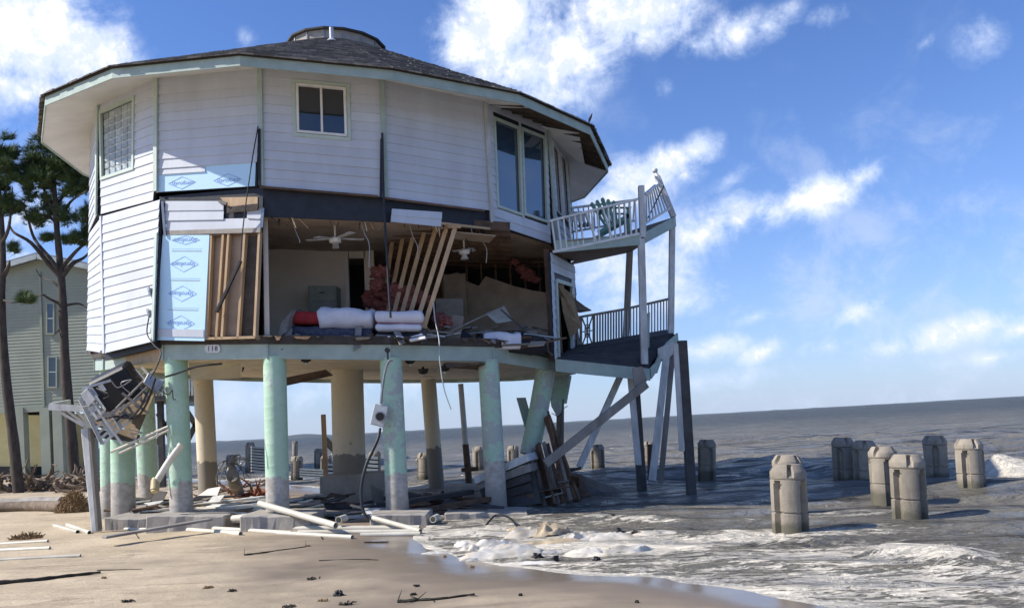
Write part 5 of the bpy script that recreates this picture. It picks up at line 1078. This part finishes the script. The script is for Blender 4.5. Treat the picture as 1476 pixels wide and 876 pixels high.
# pier behind the columns
pr = empty('far_deck', U(245, 640, 33)); tag(pr, 'raised wooden deck with railing seen between the corner column and the tan column', 'deck')
bar('deck_edge', U(200, 574, 33), U(292, 571, 33), 2, .3, 'dark_timber', pr); bar('top_rail', U(200, 549, 32), U(290, 545, 32), .08, .07, 'vinyl', pr)
for i in range(22): t = i / 21; bar('baluster', U(lerp(200, 290, t), 570, 32), U(lerp(200, 290, t), 549 - 3 * t, 32), .06, .06, 'vinyl', pr)
for px in (231, 288): bar('deck_leg', U(px, 578, 33), U(px + 4, 702, 33), .2, .2, 'dark_timber', pr)
for (a, b) in (((228, 595), (250, 640)), ((252, 592), (226, 640)), ((268, 590), (290, 625)), ((292, 592), (268, 640))): bar('cross_brace', U(*a, 33), U(*b, 33), .06, .2, 'dark_timber', pr)
# ------------------------------------------------------------------ pines
def pine(name, label, trunk, y, r0, limbs, puffs, seed):
    e = empty(name, U(*trunk[0], y)); tag(e, label, 'tree', 'pine trees beside the green house'); rg = random.Random(seed)
    tp = curve_pts([U(px, py, y) for px, py in trunk], 4); nT = len(tp); tube('trunk', tp, [lerp(r0, r0 * .28, (i / (nT - 1)) ** 1.1) * (1 + .12 * noise.noise(tp[i] * 2)) for i in range(nT)], 'bark', e, 12)
    vs = []; fs = []; tw = []; tf = []
    for (pts, r) in limbs:
        k = len(pts); P = curve_pts([U(px, py, y + lerp(0, rg.uniform(-1.5, 1.5), i / (k - 1))) for i, (px, py) in enumerate(pts)], 4); g = tube_geo(P, [lerp(r, r * .25, i / (len(P) - 1)) for i in range(len(P))], 7, True, len(tw)); tw += g[0]; tf += g[1]
    # puffs: (px, py, rx, ry, count) clusters of needle tufts
    for (px, py, rx, ry, cnt) in puffs:
        c = U(px, py, y); sx, sz = rx * y / FPX, ry * y / FPX
        clumps = [(rg.gauss(0, .5), rg.gauss(0, .55), rg.gauss(0, .5)) for _ in range(max(3, cnt // 12))]
        for _ in range(int(cnt * 1.55)):
            q = clumps[rg.randrange(len(clumps))]; j = [rg.gauss(0, .16) for _ in range(3)]; o = Vector((sx * (q[0] + j[0]), (sx + sz) * .55 * (q[1] + j[1]), sz * (q[2] + j[2] * 1.1))); p = c + o
            ax = (Vector((o.x, o.y, abs(o.z) * .4 + .5)).normalized() + Vector((rg.gauss(0, .5), rg.gauss(0, .5), rg.gauss(0, .4)))).normalized(); L = rg.uniform(.26, .42)
            for m_ in range(20):
                d = (ax + Vector((rg.gauss(0, .62), rg.gauss(0, .62), rg.gauss(0, .5)))).normalized(); s_ = d.cross(Vector((rg.random(), rg.random(), rg.random()))).normalized() * .013; b0 = len(vs); q0 = p + ax * rg.uniform(-.08, .08); vs += [q0 - s_, q0 + s_, q0 + d * L * rg.uniform(.7, 1.1)]; fs.append((b0, b0 + 1, b0 + 2))
            if rg.random() < .10:
                g = tube_geo([p, p.lerp(c, .4) - Vector((0, 0, .1))], [.012, .02], 4, False, len(tw)); tw += g[0]; tf += g[1]
    tag(mesh('limbs', tw, tf, 'bark', e, smooth=True), kind='stuff'); mesh('crown', vs, fs, 'needles', e, fix=False); return e
pine('pine_tree', 'pine with a dense dark crown and bare lower limbs before the green house gable', [(108, 722), (104, 640), (95, 540), (90, 430), (87, 385), (82, 330), (78, 268), (73, 225)], 37, .24,
     [([(88, 400), (70, 380), (45, 350), (20, 335), (12, 320)], .13), ([(88, 395), (72, 372), (50, 345), (40, 315), (30, 290)], .11), ([(90, 398), (105, 380), (120, 372), (135, 358)], .13), ([(90, 385), (110, 362), (125, 350), (134, 345)], .1), ([(84, 325), (70, 312), (50, 308), (44, 300)], .08), ([(82, 320), (95, 300), (105, 288), (125, 275)], .10), ([(80, 310), (70, 290), (62, 270), (55, 255)], .09), ([(80, 300), (92, 280), (100, 265), (112, 250)], .08), ([(79, 280), (68, 258), (56, 240)], .07), ([(90, 440), (70, 430), (60, 425), (40, 432)], .07), ([(93, 440), (115, 438), (134, 450)], .07), ([(92, 470), (82, 478), (76, 485)], .05), ([(86, 415), (75, 405), (60, 400), (52, 388)], .06)],
     [(80, 222, 40, 16, 260), (55, 235, 28, 20, 180), (105, 235, 34, 26, 260), (80, 250, 50, 20, 300), (50, 265, 22, 18, 130), (108, 268, 26, 20, 160), (124, 258, 16, 24, 110), (58, 298, 24, 14, 110), (55, 318, 18, 16, 80), (115, 322, 18, 20, 110), (128, 335, 10, 24, 90), (70, 340, 12, 10, 40), (105, 345, 16, 10, 60), (38, 432, 14, 8, 40), (22, 300, 10, 16, 50), (95, 345, 10, 8, 30)], 3)
pine('pine_tree', 'slimmer pine at the left of the green house with a broken limb', [(28, 722), (20, 640), (8, 540), (2, 440), (4, 380), (2, 320), (-4, 250), (-8, 200)], 36, .22,
     [([(4, 400), (12, 385), (14, 376)], .12), ([(3, 350), (12, 330), (16, 300), (18, 270)], .09), ([(0, 300), (10, 270), (14, 250)], .08), ([(0, 330), (-20, 310), (-40, 300)], .1), ([(0, 270), (-18, 240), (-30, 220)], .08), ([(4, 432), (18, 436), (40, 432)], .05)],
     [(-2, 222, 26, 16, 240), (10, 250, 16, 16, 140), (-22, 250, 24, 20, 180), (-2, 268, 16, 10, 80), (8, 292, 12, 12, 60), (-30, 290, 20, 20, 100), (14, 356, 10, 10, 30), (36, 432, 16, 8, 60), (6, 300, 10, 14, 60)], 9)
# ------------------------------------------------------------------ washed up wood by the green house
def root_heap(name, c, n_, sx, sy, h, r, mat, label, cat, seed):
    rg = random.Random(seed); vs = []; fs = []
    for i in range(n_):
        p = V3(c) + Vector((rg.uniform(-sx, sx), rg.uniform(-sy, sy), rg.uniform(0, h * .6))); d = Vector((rg.gauss(0, 1), rg.gauss(0, .5), rg.gauss(0, .4))).normalized(); L = rg.uniform(.3, 1) * min(sx, 1.6)
        q = [p]; 
        for k in range(4): d = (d + Vector((rg.gauss(0, .35), rg.gauss(0, .35), rg.gauss(.04, .3)))).normalized(); q.append(q[-1] + d * L / 4); q[-1].z = max(q[-1].z, c[2] - .02)
        g = tube_geo(q, [r * lerp(1, .25, k / 4) * rg.uniform(.6, 1.2) for k in range(5)], 6, True, len(vs)); vs += g[0]; fs += g[1]
    return tag(mesh(name, vs, fs, mat, None, smooth=True), label, cat)
for i, (px, py, sx, n_) in enumerate(((20, 708, 1.8, 60), (70, 706, 1.6, 55), (118, 708, 1.2, 40))):
    root_heap('root_tangle', G(px, py), n_, sx, .7, .9, .09, 'root', ['dark tangle of roots below the left pine', 'dark tangle of roots and logs between the two pines', 'dark root tangle right of the big pine trunk'][i], 'roots', i)
for i, (a, b, r, lb) in enumerate((((-10, 734), (90, 730), .16, 'long grey driftwood log lying on the sand before the root tangles'), ((0, 690), (60, 700), .2, 'dark log resting on the root tangle below the left pine'), ((50, 700), (115, 690), .18, 'dark log across the foot of the big pine'))): tag(tube('driftwood_log', curve_pts([G(*a, r * .8), G((a[0] + b[0]) / 2, (a[1] + b[1]) / 2, r), G(*b, r * .8)], 4), [r * (1 + .1 * math.sin(k * 1.7)) for k in range(9)], 'root' if i else 'grey_timber', None, 10), lb, 'log')
def grass_heap(c, sx, sz, n_, label, seed, mat='dry_grass'):
    rg = random.Random(seed); vs = []; fs = []
    for i in range(n_):
        a = rg.uniform(0, 6.28); k = rg.random() ** .5; p = V3(c) + Vector((math.cos(a) * sx * k, math.sin(a) * sx * .6 * k, sz * (1 - k * k) * rg.random())); d = Vector((rg.gauss(0, 1), rg.gauss(0, .6), rg.gauss(.1, .5))).normalized() * sx * rg.uniform(.2, .5); s_ = d.cross(Vector((0, 1, .3))).normalized() * .012; b0 = len(vs); vs += [p - s_, p + s_, p + d * .6 + s_ * .7 + Vector((0, 0, .03)), p + d * .6 - s_ * .7 + Vector((0, 0, .03)), p + d - Vector((0, 0, .05))]; fs += [(b0, b0 + 1, b0 + 2, b0 + 3), (b0 + 3, b0 + 2, b0 + 4)]
    return tag(mesh('dry_grass_clump', vs, fs, mat, None, fix=False), label, 'grass')
grass_heap(G(106, 738), .42, .55, 2600, 'heap of brown dead grass roots left of the leaning white post', 1); grass_heap(G(38, 776), .3, .08, 260, 'low tuft of dry grass on the sand near the loose pipes', 2); grass_heap(G(150, 745), .2, .12, 160, 'sparse tuft of dry grass at the foot of the leaning white post', 3)
tag(tube('driftwood_log', curve_pts([G(-20, 738, .12), G(40, 736, .13), G(90, 738, .15)], 4), .15, 'root', None, 10), 'brown log running into the heap of dead grass roots', 'log')
# washed up branches under the house
root_heap('branch_tangle', G(335, 712), 46, 1.1, .6, .6, .035, 'root', 'tangle of bare pale branches between the tan and the second green column', 'branches', 21); root_heap('branch_tangle', G(372, 716), 40, .8, .5, .4, .06, 'red_root', 'heap of reddish roots leaning on the second green column', 'branches', 22)
stump = tag(tube('tree_stump', curve_pts([G(345, 712), U(336, 690, 22), U(334, 676, 22)], 4), [.17] * 5 + [.15, .14, .13, .12], 'grey_timber', None, 12), 'broken pale tree stump in the tangle of branches', 'stump')
rg = random.Random(5); vs = []; fs = []
for i in range(15):
    a = rg.uniform(0, 6.28); p = U(333, 668, 22); d = Vector((math.cos(a), rg.gauss(0, .5), math.sin(a) * .9)).normalized(); q = [p - d * .05, p + d * .16 + Vector((0, 0, .05)), p + d * .32 + Vector((rg.gauss(0, .1), rg.gauss(0, .1), -.04)), p + d * .36 + Vector((rg.gauss(0, .16), rg.gauss(0, .1), -.28))]; g = tube_geo(curve_pts(q, 3), [.022 * (1 - k * .07) for k in range(10)], 5, True, len(vs)); vs += g[0]; fs += g[1]
mesh('root_crown', vs, fs, 'grey_timber', stump, smooth=True)
# ------------------------------------------------------------------ concrete slabs, planks, pipes under the house
def rock_slab(px0, px1, top, bot, y, dep, label, tilt=0, seed=0):
    a, b = U(px0, bot, y), U(px1, bot, y); h = U(px0, top, y).z - a.z; bm = bmesh.new(); rg = random.Random(seed)
    nx, ny = 10, 5; vs = {}
    for lay in (0, 1):
        for i in range(nx + 1):
            for j in range(ny + 1):
                p = a.lerp(b, i / nx) + Vector((0, dep * j / ny, h * lay - (.25 if lay == 0 else 0) + tilt * i / nx)); e = i in (0, nx) or j in (0, ny); p += Vector((noise.noise(p * 4 + Vector((seed, 0, 0))), noise.noise(p * 4), noise.noise(p * 5 + Vector((0, seed, 0))) * .5)) * (.05 if e else .02); vs[lay, i, j] = bm.verts.new(p)
    for i in range(nx):
        for j in range(ny):
            bm.faces.new([vs[1, i, j], vs[1, i + 1, j], vs[1, i + 1, j + 1], vs[1, i, j + 1]]); bm.faces.new([vs[0, i, j], vs[0, i, j + 1], vs[0, i + 1, j + 1], vs[0, i + 1, j]])
    for i in range(nx):
        for j in (0, ny): bm.faces.new([vs[0, i, j], vs[0, i + 1, j], vs[1, i + 1, j], vs[1, i, j]])
    for j in range(ny):
        for i in (0, nx): bm.faces.new([vs[0, i, j], vs[0, i, j + 1], vs[1, i, j + 1], vs[1, i, j]])
    bmesh.ops.recalc_face_normals(bm, faces=bm.faces); bmesh.ops.bevel(bm, geom=[e for e in bm.edges if e.calc_face_angle(0) > .8], offset=.02, segments=1, affect='EDGES'); me = bpy.data.meshes.new('concrete_slab'); bm.to_mesh(me); bm.free()
    return tag(link('concrete_slab', me, 'concrete'), label, 'slab')
rock_slab(148, 222, 746, 764, 17.6, 1.4, 'broken concrete footing slab at the foot of the shorter left column', 0, 1); rock_slab(210, 324, 743, 769, 16.6, 1.6, 'long concrete footing slab under the corner column', 0, 2); rock_slab(345, 446, 743, 769, 16.0, 1.5, 'rough concrete footing slab under the second green column', 0, 3); rock_slab(532, 616, 741, 757, 16.2, 1.2, 'concrete footing slab beneath the metered column', 0, 4); rock_slab(640, 760, 739, 750, 17.0, 1.3, 'low concrete ledge washed by waves under the bare green column', 0, 5)
rock_slab(640, 735, 700, 712, 21, 1.0, 'dark sunken concrete slab beyond the bare green column', 0, 6)
def plank(a, b, ya, yb, w_, h_, mat, label, cat='plank', nm='loose_plank'): return tag(bar(nm, U(*a, ya), U(*b, yb), w_, h_, mat, None, bevel=.008), label, cat)
plank((150, 774), (303, 748), 14.6, 16.0, .2, .04, 'grey_timber', 'long grey plank sloping up onto the corner column slab')
for i, (a, b, ya, yb, w_, h_, m_, lb) in enumerate((((232, 733), (412, 712), 20.0, 20.3, .3, .05, 'weathered_white', 'long pale plank lying behind the corner column'), ((255, 738), (395, 724), 19.0, 19.2, .2, .06, 'weathered_white', 'white board on the rubble between the first two green columns'), ((205, 729), (300, 722), 20.4, 20.8, .4, .04, 'weathered_white', 'wide white board behind the left columns'),
        ((415, 722), (460, 712), 20, 21, .3, .04, 'weathered_white', 'pale board right of the second green column'), ((412, 729), (462, 724), 18.8, 19, .35, .05, 'grey_timber', 'grey board under the pale board by the second column'), ((420, 740), (560, 741), 18.2, 18.2, .5, .12, 'grey_timber', 'thick grey timber lying before the pedestal'), ((405, 730), (640, 728), 19.4, 19.6, .25, .14, 'dark_timber', 'long dark beam across the debris before the pedestal'),
        ((590, 722), (680, 708), 18.6, 19.2, .3, .1, 'dark_timber', 'dark wet timber between the metered and the bare columns'), ((610, 735), (720, 716), 17.8, 18.4, .24, .1, 'brown_timber', 'brown wet plank in the wash beside the bare column'), ((570, 708), (640, 722), 19.6, 19.2, .2, .08, 'dark_timber', 'dark plank slanting behind the metered column'), ((655, 700), (700, 696), 23, 23.5, .3, .06, 'dark_timber', 'short dark plank floating behind the leaning columns'),
        ((300, 747), (345, 745), 17.6, 17.6, .5, .1, 'brown_timber', 'brown board jammed between the first two footing slabs'), ((190, 735), (228, 728), 18.6, 18.8, .4, .05, 'brown_timber', 'dark short plank beside the left columns'), ((665, 677), (690, 675), 25.6, 25.6, .12, .12, 'brown_timber', 'short crosspiece nailed on the thin wood piling'), ((340, 726), (395, 718), 19.8, 20, .2, .05, 'vinyl', 'pale strip leaning at the reddish roots'))): plank(a, b, ya, yb, w_, h_, m_, lb)
tag(slab('white_sheet', [U(275, 722, 21), U(312, 718, 21), U(318, 702, 22), U(300, 705, 22)], .02, 'white_paint'), 'white bent sheet leaning before the tan column', 'sheet')
PP = [((-8, 785), (69, 781), .045, 'white pipe on the sand with a dark open end, paired with another', 1), ((-8, 794), (72, 791), .045, 'white pipe on the sand, sunk lower than the one it pairs with', 1), ((-8, 808), (116, 802), .04, 'long white pipe on the sand, separate from the pair beside it', 1), ((78, 758), (112, 768), .06, 'short white pipe left of its twin near the leaning post', 1), ((97, 757), (129, 769), .06, 'short white pipe nearest the foot of the leaning post', 1),
      ((266, 764), (347, 771), .065, 'white pipe with a black open end below the corner footing slab', 1), ((180, 763), (215, 764), .05, 'short white pipe before the left footing slab', 1), ((304, 762), (420, 770), .06, 'long white pipe sweeping along the sand before the second slab', 1), ((400, 769), (508, 776), .06, 'white pipe half buried in the wet sand at the end of the sweep', 1), ((417, 763), (605, 763), .075, 'grey white pipe lying straight below the metered column', 1), ((430, 768), (606, 768), .065, 'cream pipe lying along the foam under the straight grey one', 1), ((520, 772), (606, 771), .06, 'yellowish pipe at the edge of the foam', 1)]
for (a, b, r, lb, k) in PP: r *= .68; tag(hollow_pipe('drain_pipe', G(*a, r * .35), G(*b, r * .6), r, 'pvc'), lb, 'pipe', 'loose drain pipes')
for (a, b, ya, yb, r, lb) in (((374, 725), (484, 757), 16.6, 15.2, .058, 'thick white pipe leaning from the second column down to the sand'), ((538, 746), (606, 765), 15.9, 15.0, .045, 'thin grey pipe sloping off the slab under the metered column'), ((250, 735), (395, 733), 18.2, 18.0, .06, 'white pipe resting across the rubble behind the first two columns'), ((336, 748), (372, 744), 16.8, 16.6, .08, 'short capped pipe between the first two slabs'), ((612, 752), (640, 745), 16.6, 17.2, .05, 'white pipe pointing its open end out of the wash')): tag(hollow_pipe('drain_pipe', U(*a, ya), U(*b, yb), r, 'pvc'), lb, 'pipe', 'loose drain pipes')
for (px, py, y, lb) in ((488, 749, 15.8, 'open pipe ring on the sand beside the thick leaning pipe'), (624, 748, 16.2, 'open pipe end ringed in black beside the last slab')): p = U(px, py, y); tag(hollow_pipe('pipe_ring', p, p + Vector((.05, .35, 0)), .065, 'pvc'), lb, 'pipe')
# ------------------------------------------------------------------ wrecked stair and deck under the broken column
st = empty('collapsed_stair', G(800, 722)); tag(st, 'collapsed brown wooden stair slumped in the water below the broken column', 'stairs')
for i in range(8): bar('tread', U(768 + i * 5.2, 646 - i * 4 + (i * 37 % 5) * 3, 19.5 + i * .04), U(786 + i * 6.2, 730 - i * 1.5, 18.9 + i * .04), .085, .035, 'brown_timber' if i % 3 else 'grey_timber', st, up=(.3, 1, .2))
bar('stringer', U(788, 600, 19.9), U(832, 722, 19.2), .06, .22, 'brown_timber', st); bar('stringer', U(775, 640, 19.4), U(798, 728, 18.8), .06, .2, 'brown_timber', st); bar('splinter', U(790, 592, 19.7), U(800, 640, 19.6), .05, .03, 'brown_timber', st); bar('splinter', U(812, 575, 20), U(806, 640, 19.9), .04, .03, 'dark_timber', st)
wk = empty('wrecked_deck_piece', G(730, 725)); tag(wk, 'slumped piece of deck with green edge boards beside the bare green column', 'deck piece')
for i, (a, b, m_) in enumerate((((692, 690), (768, 657), 'weathered_white'), ((694, 698), (770, 672), 'grey_timber'), ((700, 708), (768, 686), 'dark_timber'), ((703, 718), (770, 700), 'dark_timber'), ((706, 728), (774, 715), 'brown_timber'))): bar('edge_board', U(*a, 19.2), U(*b, 18.9), .9 - .1 * i, .16, m_, wk)
slab('deck_sheet', [U(704, 692, 19.0), U(766, 668, 18.8), U(780, 725, 18.6), U(708, 735, 18.7)], .1, 'dark_timber', wk)
rp = empty('sunken_ramp', G(850, 706)); tag(rp, 'dark ramp of boards sinking into the shaded water behind the stair', 'ramp')
slab('ramp_boards', [U(816, 690, 21), U(828, 684, 22), U(898, 709, 22), U(850, 716, 20.6)], .1, 'dark_timber', rp); bar('ramp_edge', U(822, 685, 21), U(898, 712, 20.6), .1, .2, 'grey_timber', rp); bar('ramp_stub', U(822, 692, 20.6), U(840, 722, 19.8), .4, .3, 'brown_timber', rp)
# ------------------------------------------------------------------ white sandbag cloth in the wash, seaweed and sticks on the sand
def crumple(px, py, lx, ly, h, rot, seed, label, mat='cloth_white', cat='sandbag', name='torn_sandbag', sink=.03):
    c = G(px, py); c.z = max(c.z, 0.0); nx, ny = 34, 20; vs = []; fs = []; ca, sa = math.cos(rot), math.sin(rot)
    for i in range(nx + 1):
        for j in range(ny + 1):
            s, t = i / nx * 2 - 1, j / ny * 2 - 1; rr = max(abs(s) ** 2.4, 0) + abs(t) ** 2.4; sq = Vector((s, t, seed)); edge = 1 + .55 * noise.noise(Vector((s * 1.6, t * 1.6, seed)))
            dome = max(0, 1 - rr * .8) ** .8; fold = (1 - 2.4 * abs(noise.noise(Vector((s * 1.1 + .8 * t, t * 2.8 - s * .6, seed + 4))))) * .75 + (1 - 2 * abs(noise.noise(Vector((s * 2.2 - t, t * 5.5 + s * 1.2, seed + 9))))) * .28
            x, y = s * lx * edge, t * ly * edge; z = h * .52 * dome * (.25 + .8 * fold) - sink * rr * 1.2; vs.append(c + Vector((x * ca - y * sa, x * sa + y * ca, z)))
    for i in range(nx):
        for j in range(ny): a = i * (ny + 1) + j; fs.append((a, a + ny + 1, a + ny + 2, a + 1))
    return tag(mesh(name, vs, fs, mat, None, smooth=True, fix=False), label, cat, 'torn white sandbags in the wash')
CR = [(735, 800, .62, .26, .30, .1, 'largest white cloth bag lying at the edge of the wet sand'), (700, 790, .42, .2, .26, .4, 'white bag crumpled behind the largest one'), (672, 785, .25, .16, .16, -.2, 'small white bag at the sand end of the heap'), (628, 797, .28, .08, .07, .1, 'flat white cloth scrap lying alone on the wet sand'), (765, 770, .4, .2, .26, .2, 'white bag folded beside the tan clump'), (800, 783, .5, .16, .14, 0, 'long tan streaked bag in the middle of the heap'),
      (840, 776, .38, .2, .22, .5, 'white bag right of the tan clump with a dark stone on it'), (880, 775, .5, .22, .18, -.1, 'broad white bag washed by foam'), (905, 795, .42, .18, .2, .2, 'white bag with brown stain in the foam'), (850, 800, .36, .18, .22, -.4, 'hunched white bag above the wet sand lip'), (945, 770, .4, .16, .14, .1, 'low white bag under the seaward foam'), (760, 812, .5, .12, .06, .0, 'thin white sheet trailing into its reflection'), (690, 805, .3, .12, .1, .6, 'white cloth end poking from the sand'), (790, 798, .26, .12, .1, .2, 'small stained bag between two larger ones')]
for i, (px, py, lx, ly, h, ro, lb) in enumerate(CR): crumple(px, py, lx, ly, h, ro, i * 3.7 + 1, lb, 'cloth_tan' if 'tan streaked' in lb else 'cloth_white')
crumple(790, 768, .38, .24, .34, .3, 50, 'tan clump of matted fibre among the white bags', 'cloth_tan', 'clump', 'matted_clump'); crumple(748, 764, .2, .1, .14, .0, 51, 'small orange tan clump left of the matted fibre', 'cloth_tan', 'clump', 'matted_clump')
for i, (px, py, r, lb) in enumerate(((806, 764, .09, 'dark stone at the top of the matted clump'), (892, 773, .13, 'dark flat stone lying on the broad white bag'), (775, 804, .08, 'dark pebble before the small stained bag'), (800, 808, .07, 'dark pebble on the wet sand below the heap'), (860, 808, .06, 'dark pebble at the hunched bag'), (488, 858, .06, 'dark shell lump on the open sand'), (915, 770, .07, 'dark stone at the seaward end of the heap'))):
    o = lumps('dark_stone', [G(px, py, r * .2)], r, 'black', lb, 'stone', i)
tag(tube('floating_stick', [G(868, 742, .03), G(886, 748, .05)], [.03, .045], 'black', None, 7), 'short black stick floating in the shaded water', 'stick')
tag(tube('hoop', curve_pts([G(700, 757), G(715, 752, .12), G(735, 754, .1), G(748, 762)], 5), .018, 'black', None, 6), 'dark thin hoop arching out of the foam behind the bags', 'hoop')
rgS = random.Random(11)
def stick(pts, r, label, mat='seaweed', nm='driftwood_stick', twigs=0):
    P = curve_pts([G(px, py, r * .6) for px, py in pts], 5); g = tube_geo(P, [r * (1 - .5 * k / len(P)) * (1 + .2 * math.sin(k * 2.1)) for k in range(len(P))], 7); vs, fs = list(g[0]), list(g[1])
    for k in range(twigs):
        p = P[rgS.randrange(len(P))]; d = Vector((rgS.gauss(0, 1), rgS.gauss(0, 1), abs(rgS.gauss(0, .3)))).normalized() * rgS.uniform(.05, .18); g = tube_geo([p, p + d * .6, p + d], [r * .35, r * .25, r * .1], 5, True, len(vs)); vs += g[0]; fs += g[1]
    return tag(mesh(nm, vs, fs, mat, None, smooth=True), label, 'stick')
stick([(573, 868), (600, 866), (640, 863), (684, 857)], .018, 'black forked stick lying on the open sand', twigs=10); stick([(-5, 842), (50, 837), (100, 831), (145, 826)], .03, 'long dark line of wrack trailing over the sand'); stick([(352, 800), (390, 795), (440, 788)], .012, 'thin curved twig ending in a tuft on the sand', twigs=3); stick([(465, 777), (462, 771), (464, 766)], .012, 'short twig sticking out of the sand below the pipes'); stick([(525, 782), (560, 781)], .014, 'dark short stick near the foam edge'); stick([(460, 808), (520, 806), (545, 807)], .009, 'thin straw like twig lying flat on the sand')
stick([(195, 768), (200, 776)], .01, 'stub of twig left of the pipe with a black end'); stick([(140, 822), (205, 820)], .008, 'faint dark twig beyond the long line of wrack')
for i, (px, py, s_) in enumerate(((442, 787, .07), (448, 835, .12), (488, 857, .06), (463, 866, .08), (500, 871, .12), (335, 852, .10), (300, 847, .10), (600, 845, .05), (595, 857, .05), (680, 817, .05), (185, 867, .09), (415, 875, .1), (640, 802, .04), (750, 858, .04), (918, 868, .04), (150, 833, .06))):
    s_ *= .65; c = G(px, py); vs = []; fs = []
    for k in range(18):
        d = Vector((rgS.gauss(0, 1), rgS.gauss(0, .7), 0)); p = c + d * s_ * .35; q = p + Vector((rgS.gauss(0, 1), rgS.gauss(0, .6), abs(rgS.gauss(0, .3)))) * s_ * .5; g = tube_geo([p, p.lerp(q, .5) + Vector((0, 0, .015)), q], [.006, .009, .004], 4, True, len(vs)); vs += g[0]; fs += g[1]
    tag(mesh('seaweed_scrap', vs, fs, 'seaweed' if i % 3 else 'dry_grass', None), 'small dark scrap of dried seaweed lying on the open sand', 'seaweed', 'seaweed scraps on the sand')

# ------------------------------------------------------------------ rubble: heaps of splintered boards under and inside the house
def rubble(label, x0, x1, row0, row1, y0, y1, n_, mats, seed, zoff=.0, lmax=1.6, w1=.16):
    rg = random.Random(seed); c = U((x0 + x1) / 2, row1, y0); e = empty('rubble_heap', c); tag(e, label, 'rubble', 'heaps of splintered boards')
    for i in range(n_):
        t = rg.random(); y = lerp(y0, y1, t); p = U(rg.uniform(x0, x1), lerp(row1, row0, t * .7 + rg.random() * .3), y); a = rg.gauss(0, .35); L = rg.uniform(.3, lmax) / 2; d = Vector((math.cos(a), math.sin(a) * .8, rg.gauss(0, .12))); wd = rg.uniform(.05, w1)
        if rg.random() < .75: bar('board', p - d * L, p + d * L, wd, rg.uniform(.02, .05), rg.choice(mats), e, up=(rg.gauss(0, .3), rg.gauss(0, .4), 1), w2=wd * rg.uniform(.6, 1))
        else: q = Vector((-d.y, d.x, rg.gauss(0, .5))) * rg.uniform(.1, .3); slab('scrap', [p - d * L * .5 - q, p + d * L * .4 - q * .7, p + d * L * .5 + q, p - d * L * .3 + q * 1.2], .02, rg.choice(mats), e)
WM = ('weathered_white', 'grey_timber', 'brown_timber', 'weathered_white', 'dark_timber', 'pvc'); DM = ('dark_timber', 'brown_timber', 'grey_timber')
rubble('splintered pale boards piled between the leaning post and the corner column', 190, 260, 716, 740, 18.5, 21, 22, WM, 31); rubble('pale and brown boards heaped between the first two green columns', 275, 395, 716, 748, 17.2, 21, 44, WM, 32); rubble('boards and scraps heaped before the concrete pedestal', 405, 480, 715, 750, 17.2, 21, 34, WM, 33); rubble('dark wet boards piled around the foot of the metered column', 480, 600, 722, 752, 16.8, 20, 40, DM + ('weathered_white',), 34); rubble('dark wreckage washed up between the last two standing columns', 600, 700, 705, 742, 17.5, 21.5, 36, DM, 35)
rubble('splintered boards fallen on the floor of the dark right hand room', 640, 785, 470, 500, 18.2, 20.6, 30, ('grey_timber', 'drywall_dark', 'brown_timber', 'vinyl'), 36, lmax=1.1); rubble('scraps of plaster strewn beneath the leaning studs', 585, 660, 470, 490, 17.6, 19.4, 18, ('drywall', 'drywall_dark', 'stud'), 37, lmax=.7); rubble('broken boards wedged in the collapsed stair', 740, 830, 665, 722, 18.8, 20.2, 26, DM, 38, lmax=1.0); rubble('small dark scraps on the torn floor edge before the beds', 395, 640, 484, 490, 16.95, 17.2, 26, ('dark_timber', 'brown_timber', 'carpet', 'linen'), 39, lmax=.4, w1=.08)
# splinters and wires hanging from the torn edge above the open rooms (parts of the house)
rgH = random.Random(77)
for i in range(34):
    k = rgH.choice((3, 3, 4, 4, 4)); px = rgH.uniform(385, 545) if k == 3 else rgH.uniform(555, 700); row = lerp(311, 325, (px - 380) / 320); p = onf(k, px, row, -.06 - rgH.random() * .3); d = Vector((rgH.gauss(0, .12), rgH.gauss(0, .08), -rgH.uniform(.05, .28)))
    bar('splinter', p, p + d, rgH.uniform(.015, .06), .012, rgH.choice(('stud', 'brown_timber', 'drywall', 'tar_paper')), house, w2=.008)
for (x_, y_, k_) in ((420, 313, 3), (520, 318, 3), (590, 322, 4), (668, 328, 4), (690, 328, 4)):
    p = onf(k_, x_, y_, -.3); tube('loose_wire', curve_pts([p, p + Vector((.05, .1, -.25)), p + Vector((.15, .05, -.5)), p + Vector((.12, .1, -.5 - rgH.random() * .5))], 5), .009, rgH.choice(('black', 'vinyl')), house, 5)
for i in range(26):     # ragged carpet and subfloor along the floor edge
    k = rgH.choice((3, 4, 5)); s_ = rgH.random(); p = ring(k, RW - .08, zF).lerp(ring(k + 1, RW - .08, zF), s_); t_ = (ring(k + 1, RW, zF) - ring(k, RW, zF)).normalized(); w_ = rgH.uniform(.05, .25); n_ = fn(k)
    slab('torn_floor_edge', [p - t_ * w_, p + t_ * w_, p + t_ * w_ * .6 + n_ * rgH.uniform(.03, .14) - Vector((0, 0, rgH.uniform(.02, .12))), p - t_ * w_ * .4 + n_ * rgH.uniform(.03, .12) - Vector((0, 0, rgH.uniform(.02, .12)))], .015, rgH.choice(('carpet', 'floor_edge', 'brown_timber')), house)
